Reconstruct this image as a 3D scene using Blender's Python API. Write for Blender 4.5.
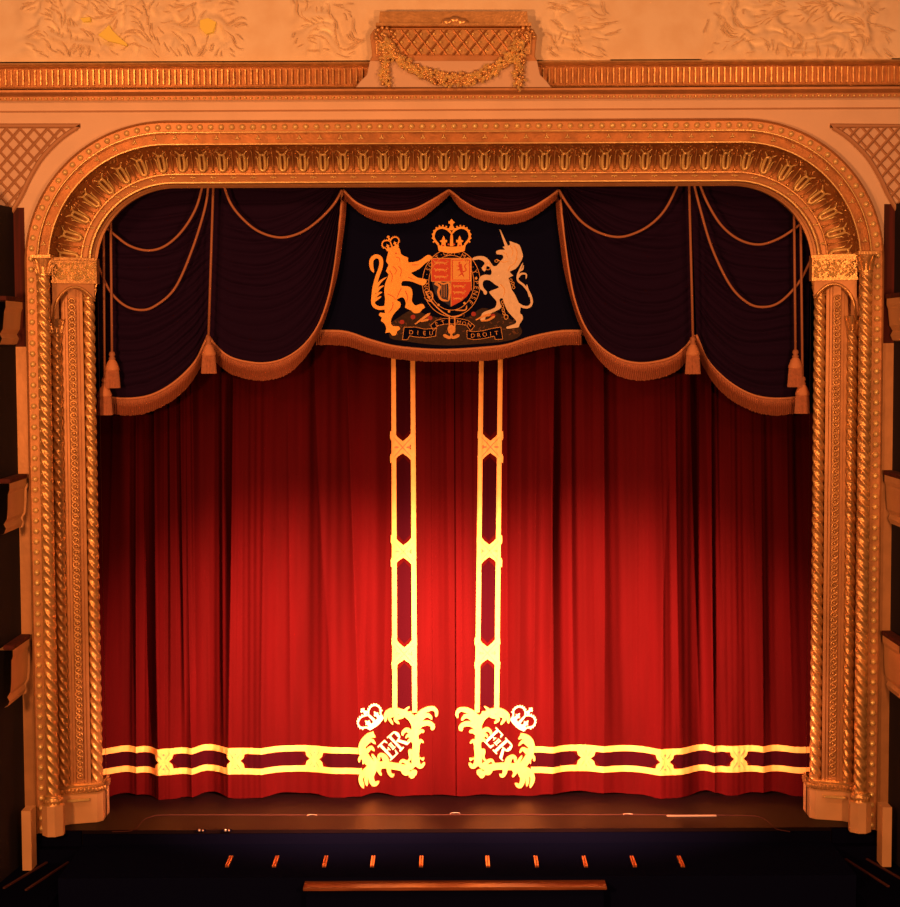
import bpy, bmesh, math, random
from mathutils import Matrix, Vector, noise
from mathutils.geometry import tessellate_polygon
R = math.radians; PI = math.pi; sin = math.sin; cos = math.cos
for o in list(bpy.data.objects): bpy.data.objects.remove(o)
SC = bpy.context.scene; COL = SC.collection

# ------------------------------------------------------------------ camera
F = 1700.0; CY = -34.0; TILT = math.atan(108/F); ROLL = R(-0.24)
CM = Matrix.Rotation(PI/2-TILT, 3, 'X') @ Matrix.Rotation(ROLL, 3, 'Z')
def ray(px, py): return CM @ Vector(((px-450)/F, -(py-453.5)/F, -1))
_r = ray(455, 822); H = -(_r.z/_r.y)*33.6
CAM = Vector((-0.1, CY, H))
def U(px, py, Y):
    r = ray(px, py); return CAM + r*((Y-CY)/r.y)
def onz(px, py, z):
    r = ray(px, py); return CAM+r*((z-CAM.z)/r.z)
def PX(v):
    l = CM.transposed() @ (Vector(v)-CAM); return (450+F*l.x/-l.z, 453.5-F*l.y/-l.z)
cd = bpy.data.cameras.new('camera'); cam = bpy.data.objects.new('camera', cd); COL.objects.link(cam)
cd.sensor_fit = 'HORIZONTAL'; cd.sensor_width = 36; cd.lens = 36*F/900; cd.clip_end = 200
cam.matrix_world = Matrix.Translation(CAM) @ CM.to_4x4()
SC.camera = cam

# ------------------------------------------------------------------ world, light, exposure
w = bpy.data.worlds.new('world'); SC.world = w; w.use_nodes = True
w.node_tree.nodes['Background'].inputs[0].default_value = (0.25, 0.15, 0.5, 1)
w.node_tree.nodes['Background'].inputs[1].default_value = 0.022
SC.view_settings.view_transform = 'Standard'; SC.view_settings.look = 'None'
SC.view_settings.exposure = 0; SC.view_settings.gamma = 1
HOUSE = (1.0, 0.315, 0.088)
def area(name, loc, aim, size, power, col):
    l = bpy.data.lights.new(name, 'AREA'); l.shape = 'DISK'; l.size = size; l.energy = power; l.color = col
    o = bpy.data.objects.new(name, l); COL.objects.link(o); o.location = loc
    o.rotation_euler = (Vector(aim)-Vector(loc)).to_track_quat('-Z', 'Y').to_euler(); return o
def spot(name, loc, aim, ang, power, col, blend=1.0, rad=0.15):
    l = bpy.data.lights.new(name, 'SPOT'); l.spot_size = R(ang); l.spot_blend = blend; l.energy = power; l.color = col
    l.shadow_soft_size = rad
    o = bpy.data.objects.new(name, l); COL.objects.link(o); o.location = loc
    o.rotation_euler = (Vector(aim)-Vector(loc)).to_track_quat('-Z', 'Y').to_euler(); return o
area('auditorium_light', (-9, -15, 17), (0, 0, 8), 2.0, 700, HOUSE)
area('auditorium_light', (8, -17, 18), (0, 0, 8), 2.0, 640, HOUSE)
area('auditorium_light', (-9, -25, 9), (0, 0, 7), 1.6, 2800, HOUSE)
area('auditorium_light', (7, -27, 9), (0, 0, 7), 1.6, 1950, HOUSE)
SPOTC = (1.0, 0.32, 0.14)
for lx, ax, az, p in ((4.5, -3.35, 2.3, 1.08), (6.0, -1.5, 2.3, .66), (-6.0, 1.5, 2.3, .66), (-4.5, 3.35, 2.3, 1.0), (6.0, -2.7, 5.0, .26), (-6.0, 2.7, 5.0, .26)):
    spot('curtain_warmer', (lx, -15, 8.5), (ax, 1.6, az), 28, 98000*p, SPOTC)

# ------------------------------------------------------------------ materials
def mat(name, col, rough=0.6, metal=0.0, bump=0.0, bscale=40, var=0.0, vscale=3, sheen=0.0, spec=0.5, coat=0.0, col2=None, stretch=None):
    m = bpy.data.materials.new(name); m.use_nodes = True; nt = m.node_tree; N = nt.nodes; L = nt.links
    b = N['Principled BSDF']; b.inputs['Base Color'].default_value = (*col, 1); b.inputs['Roughness'].default_value = rough
    b.inputs['Metallic'].default_value = metal; b.inputs['Specular IOR Level'].default_value = spec
    b.inputs['Coat Weight'].default_value = coat
    if sheen:
        b.inputs['Sheen Weight'].default_value = sheen; b.inputs['Sheen Tint'].default_value = (*[min(1, c*1.5) for c in col], 1); b.inputs['Sheen Roughness'].default_value = 0.4
    tc = N.new('ShaderNodeTexCoord'); mp = N.new('ShaderNodeMapping'); L.new(tc.outputs['Object'], mp.inputs[0])
    if stretch: mp.inputs['Scale'].default_value = stretch
    if var or col2:
        n = N.new('ShaderNodeTexNoise'); n.inputs['Scale'].default_value = vscale; n.inputs['Detail'].default_value = 5; L.new(mp.outputs[0], n.inputs['Vector'])
        cr = N.new('ShaderNodeValToRGB'); L.new(n.outputs['Fac'], cr.inputs[0])
        c2 = col2 or tuple(c*(1-var) for c in col)
        cr.color_ramp.elements[0].position = 0.35; cr.color_ramp.elements[0].color = (*c2, 1)
        cr.color_ramp.elements[1].position = 0.62; cr.color_ramp.elements[1].color = (*col, 1)
        L.new(cr.outputs[0], b.inputs['Base Color'])
    if bump:
        n2 = N.new('ShaderNodeTexNoise'); n2.inputs['Scale'].default_value = bscale; n2.inputs['Detail'].default_value = 4; L.new(mp.outputs[0], n2.inputs['Vector'])
        bp = N.new('ShaderNodeBump'); bp.inputs['Strength'].default_value = bump; bp.inputs['Distance'].default_value = 0.02
        L.new(n2.outputs['Fac'], bp.inputs['Height']); L.new(bp.outputs[0], b.inputs['Normal'])
    return m
M = {}
M['plaster'] = mat('pink_plaster', (.84, .72, .60), .75, var=.07, vscale=1.2, bump=.1)
M['mural'] = mat('mural_paint', (.92, .90, .74), .8, col2=(.86, .80, .62), vscale=2.2, bump=.25, bscale=5)
M['muralline'] = mat('mural_contour_paint', (.84, .72, .52), .8)  # brownish contour lines of the mural figures
M['muralgold'] = mat('mural_yellow_cloth_paint', (1, 1, .25), .7)
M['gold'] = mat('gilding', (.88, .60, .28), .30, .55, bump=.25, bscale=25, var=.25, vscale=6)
M['golddark'] = mat('dark_gilding', (.47, .24, .10), .42, .45, bump=.3, bscale=30, var=.3, vscale=5)  # darker gilding tone for cove, flat band, reveal and frieze ground
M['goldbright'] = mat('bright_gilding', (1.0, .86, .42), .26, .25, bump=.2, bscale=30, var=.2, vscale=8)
M['goldpaint'] = mat('gold_paint', (.58, .34, .17), .42, .3, bump=.15, bscale=12, var=.15, vscale=3)
M['plinth'] = mat('plinth_paint', (.78, .53, .30), .5, .1, bump=.1, bscale=15, var=.1, vscale=2)
M['velvet'] = mat('red_velvet', (.050, .0016, .0034), .85, sheen=.06, spec=.05, var=.25, vscale=2.0, stretch=(1, 1, .12))
M['velvetdark'] = mat('dark_red_velvet', (.023, .0012, .006), .9, sheen=.03, spec=.04)
M['swag'] = mat('maroon_velvet', (.016, .0058, .034), .85, sheen=.10, spec=.08)
M['navy'] = mat('navy_velvet', (.004, .006, .034), .9, spec=.05)
M['trim'] = mat('gold_braid', (1.0, .58, .19), .6, .0, bump=.3, bscale=60, var=.12, vscale=9)
M['fringe'] = mat('bronze_fringe', (.55, .25, .15), .7, bump=.2, bscale=80, var=.2, vscale=20)
M['fringehead'] = mat('bronze_braid', (.72, .36, .20), .6, bump=.3, bscale=80)
M['cord'] = mat('bronze_cord', (.46, .22, .13), .6, bump=.4, bscale=70)
M['liongold'] = mat('lion_gold_thread', (1, .56, .12), .45, .3, bump=.25, bscale=30, var=.1, vscale=14)
M['unicorn'] = mat('unicorn_silver_thread', (1, .90, .70), .5, bump=.25, bscale=30, var=.1, vscale=14)
M['emblemgold'] = mat('emblem_gold_thread', (.95, .52, .16), .5, .1, bump=.4, bscale=50, var=.2, vscale=20)
M['emblemred'] = mat('emblem_red_thread', (.75, .12, .07), .7, bump=.3, bscale=50)
M['emblemorange'] = mat('emblem_orange_thread', (1, .62, .20), .7, bump=.2, bscale=50)
M['emblemblue'] = mat('emblem_blue_thread', (.02, .03, .10), .7)
M['foliage'] = mat('embroidered_foliage', (.045, .03, .03), .8, bump=.5, bscale=40, var=.4, vscale=25)
M['rose'] = mat('embroidered_rose', (.45, .06, .06), .8)
M['stage'] = mat('stage_boards', (.0075, .0028, .006), .5, spec=.13, col2=(.0045, .002, .004), vscale=1.5, stretch=(1, 6, 1), bump=.1)
M['black'] = mat('black_paint', (.004, .006, .03), 1.0, spec=0)
M['pit'] = mat('pit_black', (.003, .004, .02), 1.0, spec=0)
M['wood'] = mat('varnished_wood', (.34, .13, .05), .35, col2=(.18, .06, .025), vscale=3, stretch=(.5, 8, 8))
M['darkwood'] = mat('dark_wood', (.075, .03, .03), .6, spec=.15)
M['brass'] = mat('brass', (.8, .35, .14), .35, .6)
M['steel'] = mat('steel', (.75, .7, .7), .3, .7)
M['boxred'] = mat('box_red_wall', (.09, .010, .012), .8, var=.5, vscale=12, stretch=(1, 1, .05))
M['shadedwall'] = mat('shaded_maroon_damask', (.004, .003, .016), .85, var=.4, vscale=3)  # unlit side walls: their shade is mixed into the base colour
M['lattice'] = mat('lattice_ground', (.72, .60, .50), .75)
M['latticebar'] = mat('lattice_bar', (.50, .31, .19), .6)
M['card'] = mat('cream_board', (.7, .6, .45), .7)

# ------------------------------------------------------------------ helpers
class MB:
    def __init__(s): s.v = []; s.f = []
    def quadgrid(s, rows, closed=False, flip=False):
        b = len(s.v); n = len(rows[0])
        for r in rows: s.v += [tuple(p) for p in r]
        for i in range(len(rows)-1):
            for j in range(n if closed else n-1):
                k = (j+1) % n; q = (b+i*n+j, b+i*n+k, b+(i+1)*n+k, b+(i+1)*n+j)
                s.f.append(q[::-1] if flip else q)
        return s
    def box(s, x0, x1, y0, y1, z0, z1):
        b = len(s.v)
        s.v += [(x, y, z) for x in (x0, x1) for y in (y0, y1) for z in (z0, z1)]
        for q in ((0, 1, 3, 2), (4, 6, 7, 5), (0, 4, 5, 1), (2, 3, 7, 6), (0, 2, 6, 4), (1, 5, 7, 3)): s.f.append(tuple(b+i for i in q))
        return s
    def prism(s, pts, y0, y1):
        """polygon of (x,z) extruded from y0 (front) to y1"""
        b = len(s.v); n = len(pts)
        s.v += [(p[0], y0, p[1]) for p in pts] + [(p[0], y1, p[1]) for p in pts]
        for t in tessellate_polygon([[Vector((p[0], p[1], 0)) for p in pts]]):
            s.f.append(tuple(b+i for i in t)); s.f.append(tuple(b+n+i for i in t[::-1]))
        for i in range(n): s.f.append((b+i, b+(i+1) % n, b+n+(i+1) % n, b+n+i))
        return s
    def zprism(s, pts, z0, z1):
        b = len(s.v); n = len(pts)
        s.v += [(p[0], p[1], z0) for p in pts] + [(p[0], p[1], z1) for p in pts]
        s.f.append(tuple(range(b, b+n))[::-1]); s.f.append(tuple(range(b+n, b+2*n)))
        for i in range(n): s.f.append((b+i, b+(i+1) % n, b+n+(i+1) % n, b+n+i))
        return s
    def tube(s, pts, r, n=8, caps=True):
        pts = [Vector(p) for p in pts]; rows = []
        for i, p in enumerate(pts):
            d = (pts[min(i+1, len(pts)-1)]-pts[max(i-1, 0)]); d = d.normalized() if d.length > 1e-9 else Vector((0, 0, 1))
            a = d.cross(Vector((0, 1, 0)));
            if a.length < 1e-3: a = d.cross(Vector((1, 0, 0)))
            a.normalize(); c = a.cross(d); rr = r[i] if isinstance(r, (list, tuple)) else r
            rows.append([p+a*(rr*cos(2*PI*j/n))+c*(rr*sin(2*PI*j/n)) for j in range(n)])
        s.quadgrid(rows, closed=True)
        if caps:
            e = len(s.v); s.f.append(tuple(range(e-n, e))); b = e-n*len(pts); s.f.append(tuple(range(b, b+n))[::-1])
        return s
    def ball(s, c, rx, ry=None, rz=None, n=10, m=6):
        ry = ry or rx; rz = rz or rx
        rows = [[(c[0]+rx*sin(PI*i/m)*cos(2*PI*j/n), c[1]+ry*sin(PI*i/m)*sin(2*PI*j/n), c[2]+rz*cos(PI*i/m)) for j in range(n)] for i in range(m+1)]
        return s.quadgrid(rows, closed=True)
    def lathe(s, c, prof, n=24, ridge=0, rn=0):
        rows = [[(c[0]+r*(1+ridge*(rn and cos(rn*2*PI*j/n)))*cos(2*PI*j/n), c[1]+r*(1+ridge*(rn and cos(rn*2*PI*j/n)))*sin(2*PI*j/n), c[2]+z) for j in range(n)] for r, z in prof]
        return s.quadgrid(rows, closed=True)
    def build(s, name, m, parent=None, smooth=False, loc=None, bevel=0, solid=0):
        me = bpy.data.meshes.new(name)
        v = s.v
        if parent is not None and loc is None:
            o0 = Vector((0, 0, 0)); q = parent
            while q: o0 += q.location; q = q.parent
            v = [tuple(Vector(p)-o0) for p in s.v]
        elif loc is not None: v = [tuple(Vector(p)-Vector(loc)) for p in s.v]
        me.from_pydata(v, [], s.f); me.validate()
        bm = bmesh.new(); bm.from_mesh(me); bmesh.ops.remove_doubles(bm, verts=bm.verts, dist=1e-5); bmesh.ops.recalc_face_normals(bm, faces=bm.faces); bm.to_mesh(me); bm.free()
        me.materials.append(M[m] if isinstance(m, str) else m)
        if smooth: me.polygons.foreach_set('use_smooth', [True]*len(me.polygons))
        o = bpy.data.objects.new(name, me); COL.objects.link(o)
        if parent: o.parent = parent
        elif loc is not None: o.location = loc
        if bevel:
            b = o.modifiers.new('b', 'BEVEL'); b.width = bevel; b.segments = 2; b.limit_method = 'ANGLE'
        if solid:
            b = o.modifiers.new('s', 'SOLIDIFY'); b.thickness = solid; b.offset = 0
        return o
def tag(o, label=None, cat=None, group=None, kind=None):
    if label: o['label'] = label
    if cat: o['category'] = cat
    if group: o['group'] = group
    if kind: o['kind'] = kind
    return o
def thing(name, label, cat, loc, group=None):
    o = bpy.data.objects.new(name, None); COL.objects.link(o); o.location = loc; o.empty_display_size = .2
    return tag(o, label, cat, group)
def struct(o): o['kind'] = 'structure'; return o
def copy_tree(o, parent=None):
    c = o.copy(); COL.objects.link(c); c.parent = parent
    for ch in [q for q in bpy.data.objects if q.parent == o]: copy_tree(ch, c)
    return c
def cr(pts, n=6):
    """Catmull-Rom through points"""
    pts = [Vector(p) for p in pts]; P = [2*pts[0]-pts[1]]+pts+[2*pts[-1]-pts[-2]]; out = []
    for i in range(1, len(P)-2):
        for k in range(n):
            t = k/n; a, b, c, d = P[i-1:i+3]
            out.append(0.5*((2*b)+(c-a)*t+(2*a-5*b+4*c-d)*t*t+(3*b-a-3*c+d)*t**3))
    out.append(pts[-1]); return out
def resample(pts, step):
    pts = [Vector(p) for p in pts]; L = [0]
    for i in range(1, len(pts)): L.append(L[-1]+(pts[i]-pts[i-1]).length)
    n = max(2, round(L[-1]/step)); out = []; j = 0
    for k in range(n+1):
        d = L[-1]*k/n
        while j < len(L)-2 and L[j+1] < d: j += 1
        t = (d-L[j])/max(1e-9, L[j+1]-L[j]); out.append(pts[j].lerp(pts[j+1], min(1, t)))
    return out
def mir(pts, c): return [(2*c-p[0], p[1]) for p in pts]
def stroke(pts, w0, w1=None, n=5, round_ends=True):
    """2-D brush stroke polygon in picture-scale units"""
    w1 = w0 if w1 is None else w1
    c = cr([(p[0], p[1], 0) for p in pts], n); a = []; b = []; m = len(c)
    for i, p in enumerate(c):
        d = c[min(i+1, m-1)]-c[max(i-1, 0)]; d.normalize(); q = Vector((-d.y, d.x, 0)); t = i/(m-1)
        ww = (w0+(w1-w0)*t)/2
        if round_ends:
            if t > .85: ww *= math.sqrt(max(0.03, 1-((t-.85)/.15)**2))
        a.append(p+q*ww); b.append(p-q*ww)
    return [(p.x, p.y) for p in a+b[::-1]]

# ------------------------------------------------------------------ conforming applique
def conform(polys, to_world, maxlen, off=0.012):
    """polys: list of 2-D polygons -> MB following a cloth surface; to_world(x,y)->Vector, surface offset towards the audience"""
    mb = MB()
    for pi, poly in enumerate(polys):
        bm = bmesh.new(); vs = [bm.verts.new((p[0], p[1], 0)) for p in poly]
        for t in tessellate_polygon([[Vector((p[0], p[1], 0)) for p in poly]]):
            try: bm.faces.new([vs[i] for i in t])
            except ValueError: pass
        for _ in range(6):
            le = [e for e in bm.edges if e.calc_length() > maxlen]
            if not le: break
            bmesh.ops.subdivide_edges(bm, edges=le, cuts=1); bmesh.ops.triangulate(bm, faces=[f for f in bm.faces if len(f.verts) > 3])
        bm.verts.ensure_lookup_table(); bm.verts.index_update()
        outline = [e for e in bm.edges if len(e.link_faces) == 1]
        n = len(bm.verts); b = len(mb.v); o1 = off+.0006*(pi % 7)
        pw = [to_world(v.co.x, v.co.y) for v in bm.verts]
        mb.v += [tuple(p+Vector((0, -o1, 0))) for p in pw]+[tuple(p+Vector((0, -.001, 0))) for p in pw]
        for f in bm.faces: mb.f.append(tuple(b+v.index for v in f.verts)); mb.f.append(tuple(b+n+v.index for v in f.verts)[::-1])
        for e in outline:
            i, j = e.verts[0].index, e.verts[1].index; mb.f.append((b+i, b+j, b+n+j, b+n+i))
        bm.free()
    return mb

# ================================================================== SETTING
YW = -0.95                               # face of the proscenium wall
def Z(py, Y, px=455): return U(px, py, Y).z
def XL(px, Y, py=400): return U(px, py, Y).x      # world x of a left-hand point
XE = 10.6
# stage and pit floors
LIP = -0.88
so = MB().box(-9.6, 9.6, LIP, 4.0, -0.3, 0).build('floor', 'stage'); struct(so)
pf = MB().box(-12, 12, -12, LIP+.01, -2.8, -2.6).build('floor_pit', 'pit'); struct(pf)
bw = MB().box(-9.6, 9.6, 4.0, 4.2, -.3, 16).build('wall_back', 'black'); struct(bw)

# wall around the arch: profile rings
ZC = Z(264, -.5); XC = abs(XL(173, -.5, 264))
def arcpt(t, W, Hh, Y, zb=0.0):
    if t <= 1: return Vector((-W, Y, zb+(ZC-zb)*t))
    if t <= 2:
        a = (t-1)*PI/2; return Vector((-XC-(W-XC)*cos(a), Y, ZC+(Hh-ZC)*sin(a)))
    if t <= 3: return Vector((-XC+2*XC*(t-2), Y, Hh))
    if t <= 4:
        a = (t-3)*PI/2; return Vector((XC+(W-XC)*sin(a), Y, ZC+(Hh-ZC)*cos(a)))
    return Vector((W, Y, ZC-(ZC-zb)*(t-4)))
def WH(yt, xl, Y): return (abs(XL(xl, Y, 262)), Z(yt, Y))
def tlist(legs=True, nc=22, nt=2, nl=2):
    T = []
    if legs: T += [i/nl for i in range(nl)]
    T += [1+i/nc for i in range(nc)]+[2+i/nt for i in range(nt)]+[3+i/nc for i in range(nc)]
    T += [4+i/nl for i in range(nl+1)] if legs else [4]
    return T
def sweep(prof, T, zb=0.0, mb=None):
    mb = mb or MB()
    P = [(*WH(yt, xl, Y), Y) for yt, xl, Y in prof]
    mb.quadgrid([[arcpt(t, W, Hh, Y, zb) for (W, Hh, Y) in P] for t in T]); return mb

# proscenium wall plaster with the arch cut in it
Wo, Ho = WH(121, 28, YW); T = tlist(nc=26, nt=8)
ztop = Z(60, YW)
rows = [[], []]
for t in T:
    p = arcpt(t, Wo, Ho, YW, 0)
    if t <= 1: q = Vector((-XE, YW, p.z))
    elif t <= 2:
        a = (t-1)*PI/2; q = Vector((-XE, YW, ZC+(ztop-ZC)*min(1, 2*(t-1)))) if t < 1.5 else Vector((-XE+(XE-XC)*(2*(t-1.5)), YW, ztop))
    elif t <= 3: q = Vector((p.x, YW, ztop))
    elif t <= 4: q = Vector((XC+(XE-XC)*min(1, 2*(t-3)), YW, ztop)) if t < 3.5 else Vector((XE, YW, ztop-(ztop-ZC)*2*(t-3.5)))
    else: q = Vector((XE, YW, p.z))
    rows[0].append(p); rows[1].append(q)
wl = MB().quadgrid(rows)
wo = wl.build('wall_proscenium', 'plaster'); struct(wo)
# reveal / backing behind the arch, closes the opening depth
rb = sweep([(186.5, 97.5, -.02), (186.2, 97.0, .45)], tlist())
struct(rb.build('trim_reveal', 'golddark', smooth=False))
# upper wall carrying the mural
struct(MB().box(-XE, XE, YW+.05, YW+.2, ztop-.1, Z(-25, YW)).build('wall_upper', 'mural'))
struct(MB().box(-XE-.2, XE+.2, YW+.2, 4.2, Z(40, YW), Z(38, YW)).build('ceiling', 'black'))
# side masking behind the arch
for sd, s in (('left', -1), ('right', 1)):
    a, b = sorted((s*9.4, s*9.6)); struct(MB().box(a, b, .5, 4.0, 0, 16).build('wall_stage_'+sd, 'black'))

for s_ in (-1, 1):
    a_ = sorted((s_*7.42, s_*10.6)); struct(MB().box(a_[0], a_[1], LIP-.3, LIP+.0, -2.6, -.3).box(a_[0], a_[1], YW-.0, LIP-.0, -.3, -.002).build('wall_riser_'+('left' if s_ < 0 else 'right'), 'pit'))
struct(MB().box(-7.9, 7.9, .55, 1.3, Z(181, .9), Z(172, .9)).build('trim_pelmet_rail', 'black'))
# horizontal mouldings: (name, material, [(py, Y)...])
def hmould(name, m, prof, x0=-XE, x1=XE, smooth=False):
    P = [(Z(py, Y), Y) for py, Y in prof]; mb = MB()
    mb.quadgrid([[(x, Y, z) for z, Y in P] for x in (x0, x1)])
    return mb.build(name, m, smooth=smooth)
struct(hmould('trim_1', 'gold', [(61, YW+.05), (61.6, YW-.22), (63, YW-.25), (63.8, YW-.18), (64.8, YW-.16), (66, YW-.10), (66.3, YW+.0)]))
struct(hmould('trim_2', 'golddark', [(66, YW-.02), (87.5, YW-.02)]))
struct(hmould('trim_3', 'gold', [(85.6, YW-.02), (85.8, YW-.12), (86.8, YW-.14), (87.2, YW-.02)]))
struct(hmould('trim_4', 'goldpaint', [(88, YW), (88.3, YW-.30), (90.5, YW-.30), (93.5, YW-.18), (95, YW-.14), (99, YW-.12), (99.4, YW)]))
struct(hmould('trim_5', 'latticebar', [(109, YW), (109.2, YW-.05), (110.2, YW-.05), (110.5, YW)]))
mb = MB(); x = -XE
while x < XE:
    mb.box(x-.012, x+.012, YW-.09, YW-.01, Z(84, YW), Z(69, YW)); x += .112
fl = mb.build('trim_flutes', 'gold'); struct(fl)
mb = MB(); x = -XE; zz = Z(97.2, YW-.15)
while x < XE:
    mb.ball((x, YW-.165, zz), .026, n=6, m=4); x += .112
struct(mb.build('trim_beads', 'goldbright', smooth=True))

# spandrel lattice panels
def spandrel(s):
    root = thing('lattice_panel', 'triangular lattice panel in the plaster above the %s corner of the arch' % ('left' if s < 0 else 'right'), 'wall panel', (s*9.1, YW, Z(150, YW)))
    out = [(-10, 126), (80, 126)]+[(p.x, p.y) for p in cr([(80, 126, 0), (62, 138, 0), (43, 157, 0), (30, 178, 0), (22, 195, 0), (10, 215, 0)], 5)][1:]+[(-10, 215)]
    pts = [(U(px if s < 0 else 910-px, py, YW-.02)) for px, py in out]
    poly = [(p.x, p.z) for p in pts]
    if s > 0: poly = poly[::-1]
    MB().prism(poly, YW-.02, YW+.01).build('ground', 'lattice', root)
    # frame
    mb = MB(); fr = [Vector((p[0], YW-.04, p[1])) for p in poly]
    mb.tube(fr+[fr[0]], .045, 6); mb.build('panel_frame', 'latticebar', root)
    def inside(x, z):
        c = False; n = len(poly)
        for i in range(n):
            x1, z1 = poly[i]; x2, z2 = poly[(i+1) % n]
            if (z1 > z) != (z2 > z) and x < (x2-x1)*(z-z1)/(z2-z1)+x1: c = not c
        return c
    mb = MB()
    for d in (1, -1):
        for k in range(-60, 60):
            c0 = k*.29; seg = []
            for i in range(240):
                x = s*(7.3+i*.015); z = (d*(x-s*9)*1.1)+Z(150, YW)+c0
                if inside(x, z): seg.append((x, z))
                else:
                    if len(seg) > 2: mb.tube([(seg[0][0], YW-.035-.01*d, seg[0][1]), (seg[-1][0], YW-.035-.01*d, seg[-1][1])], .026, 4)
                    seg = []
            if len(seg) > 2: mb.tube([(seg[0][0], YW-.035-.01*d, seg[0][1]), (seg[-1][0], YW-.035-.01*d, seg[-1][1])], .026, 4)
    mb.build('lattice', 'latticebar', root)
spandrel(-1); spandrel(1)

# side walls (stage boxes), maroon damask with shade put into its colour, only their first step is in view
for sd, s in (('left', -1), ('right', 1)):
    a = MB(); X0 = s*8.50
    rows = [[(X0, YW-.0, 0-2.6), (X0, YW, Z(206, YW))], [(s*8.95, -5, -2.6), (s*8.95, -5, Z(206, YW))], [(s*10.9, -12, -2.6), (s*10.9, -12, Z(206, YW))]]
    a.quadgrid(rows); struct(a.build('wall_'+sd, 'shadedwall'))

# ================================================================== ARCH
AC = Vector((0, -.6, 0))
arch = thing('proscenium_arch', 'huge gilded arch with round corners framing the red curtain', 'arch', (0, -.6, Z(121, -1)))
Yb = -1.05
# outer bead band
sweep([(119.5, 24.4, YW), (119.6, 24.6, Yb-.06), (120.8, 25.8, Yb-.08), (121.8, 26.8, Yb-.02), (130.2, 36.0, Yb-.02), (130.6, 36.6, Yb-.08), (131.8, 37.8, Yb-.08), (132, 38, Yb)], tlist(nc=30)).build('bead_band', 'goldpaint', arch)
sweep([(130.4, 36.4, Yb-.06), (130.8, 36.8, Yb-.1), (131.7, 37.6, Yb-.1), (132, 38, Yb)], tlist(nc=30)).build('fillet', 'goldbright', arch)
W1, H1 = WH(126.4, 31.3, Yb)
path = resample([arcpt(t, W1, H1, Yb-.02, Z(828, Yb, 35)) for t in tlist(nc=40)], .203)
def units(name, m, items, parent, limit=100, smooth=True, rest=None):
    """items: list of MB, one per ornament; the first `limit` become parts, the remainder one stuff part"""
    for q in items[:limit]: q.build(name, m, parent, smooth=smooth)
    if len(items) > limit:
        a = MB()
        for q in items[limit:]:
            b = len(a.v); a.v += q.v; a.f += [tuple(b+i for i in f) for f in q.f]
        o = a.build(rest or name+'_row', m, parent, smooth=smooth); o['kind'] = 'stuff'
units('bead', 'goldbright', [MB().ball(p+Vector((0, -.015, 0)), .056, .06, .056, n=10, m=6) for p in sorted(path, key=lambda p: -p.z)], arch, rest='bead_row')
# flat band with small star leaves
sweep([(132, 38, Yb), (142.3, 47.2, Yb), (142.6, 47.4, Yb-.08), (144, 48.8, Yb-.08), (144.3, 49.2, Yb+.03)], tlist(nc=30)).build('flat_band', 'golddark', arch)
sweep([(142.4, 47.2, Yb), (142.6, 47.5, Yb-.1), (143.6, 48.4, Yb-.1), (144, 48.8, Yb-.02)], tlist(legs=False, nc=30)).build('fillet', 'goldbright', arch)
W1, H1 = WH(137.2, 42.4, Yb)
path = resample([arcpt(t, W1, H1, Yb, 0) for t in tlist(legs=False, nc=40)], .394)
its = []
for p in path:
    mb = MB()
    for k in range(3):
        a = R(90+120*k)
        mb.tube([p+Vector((0, -.02, 0)), p+Vector((.055*cos(a), -.03, .055*sin(a)))], [.022, .008], 5)
    its.append(mb)
units('leaf_stud', 'goldbright', its, arch)
# cove: quarter hollow from front outer edge back to the inner strip
def covep(v):
    a = v*PI/2; y = 144.4+27.6*(1-cos(a))*1.0; x = 49.3+30.2*(1-cos(a)); return (y, x, Yb+.05+(.80)*sin(a))
# hollow: depth is gained first, then the face turns to the audience
CV = [covep(v/10) for v in range(11)]
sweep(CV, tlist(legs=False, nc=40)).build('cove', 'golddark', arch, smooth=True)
def cove_pt(t, v):
    y, x, Y = covep(v); W, Hh = WH(y, x, Y); return arcpt(t, W, Hh, Y)
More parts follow.
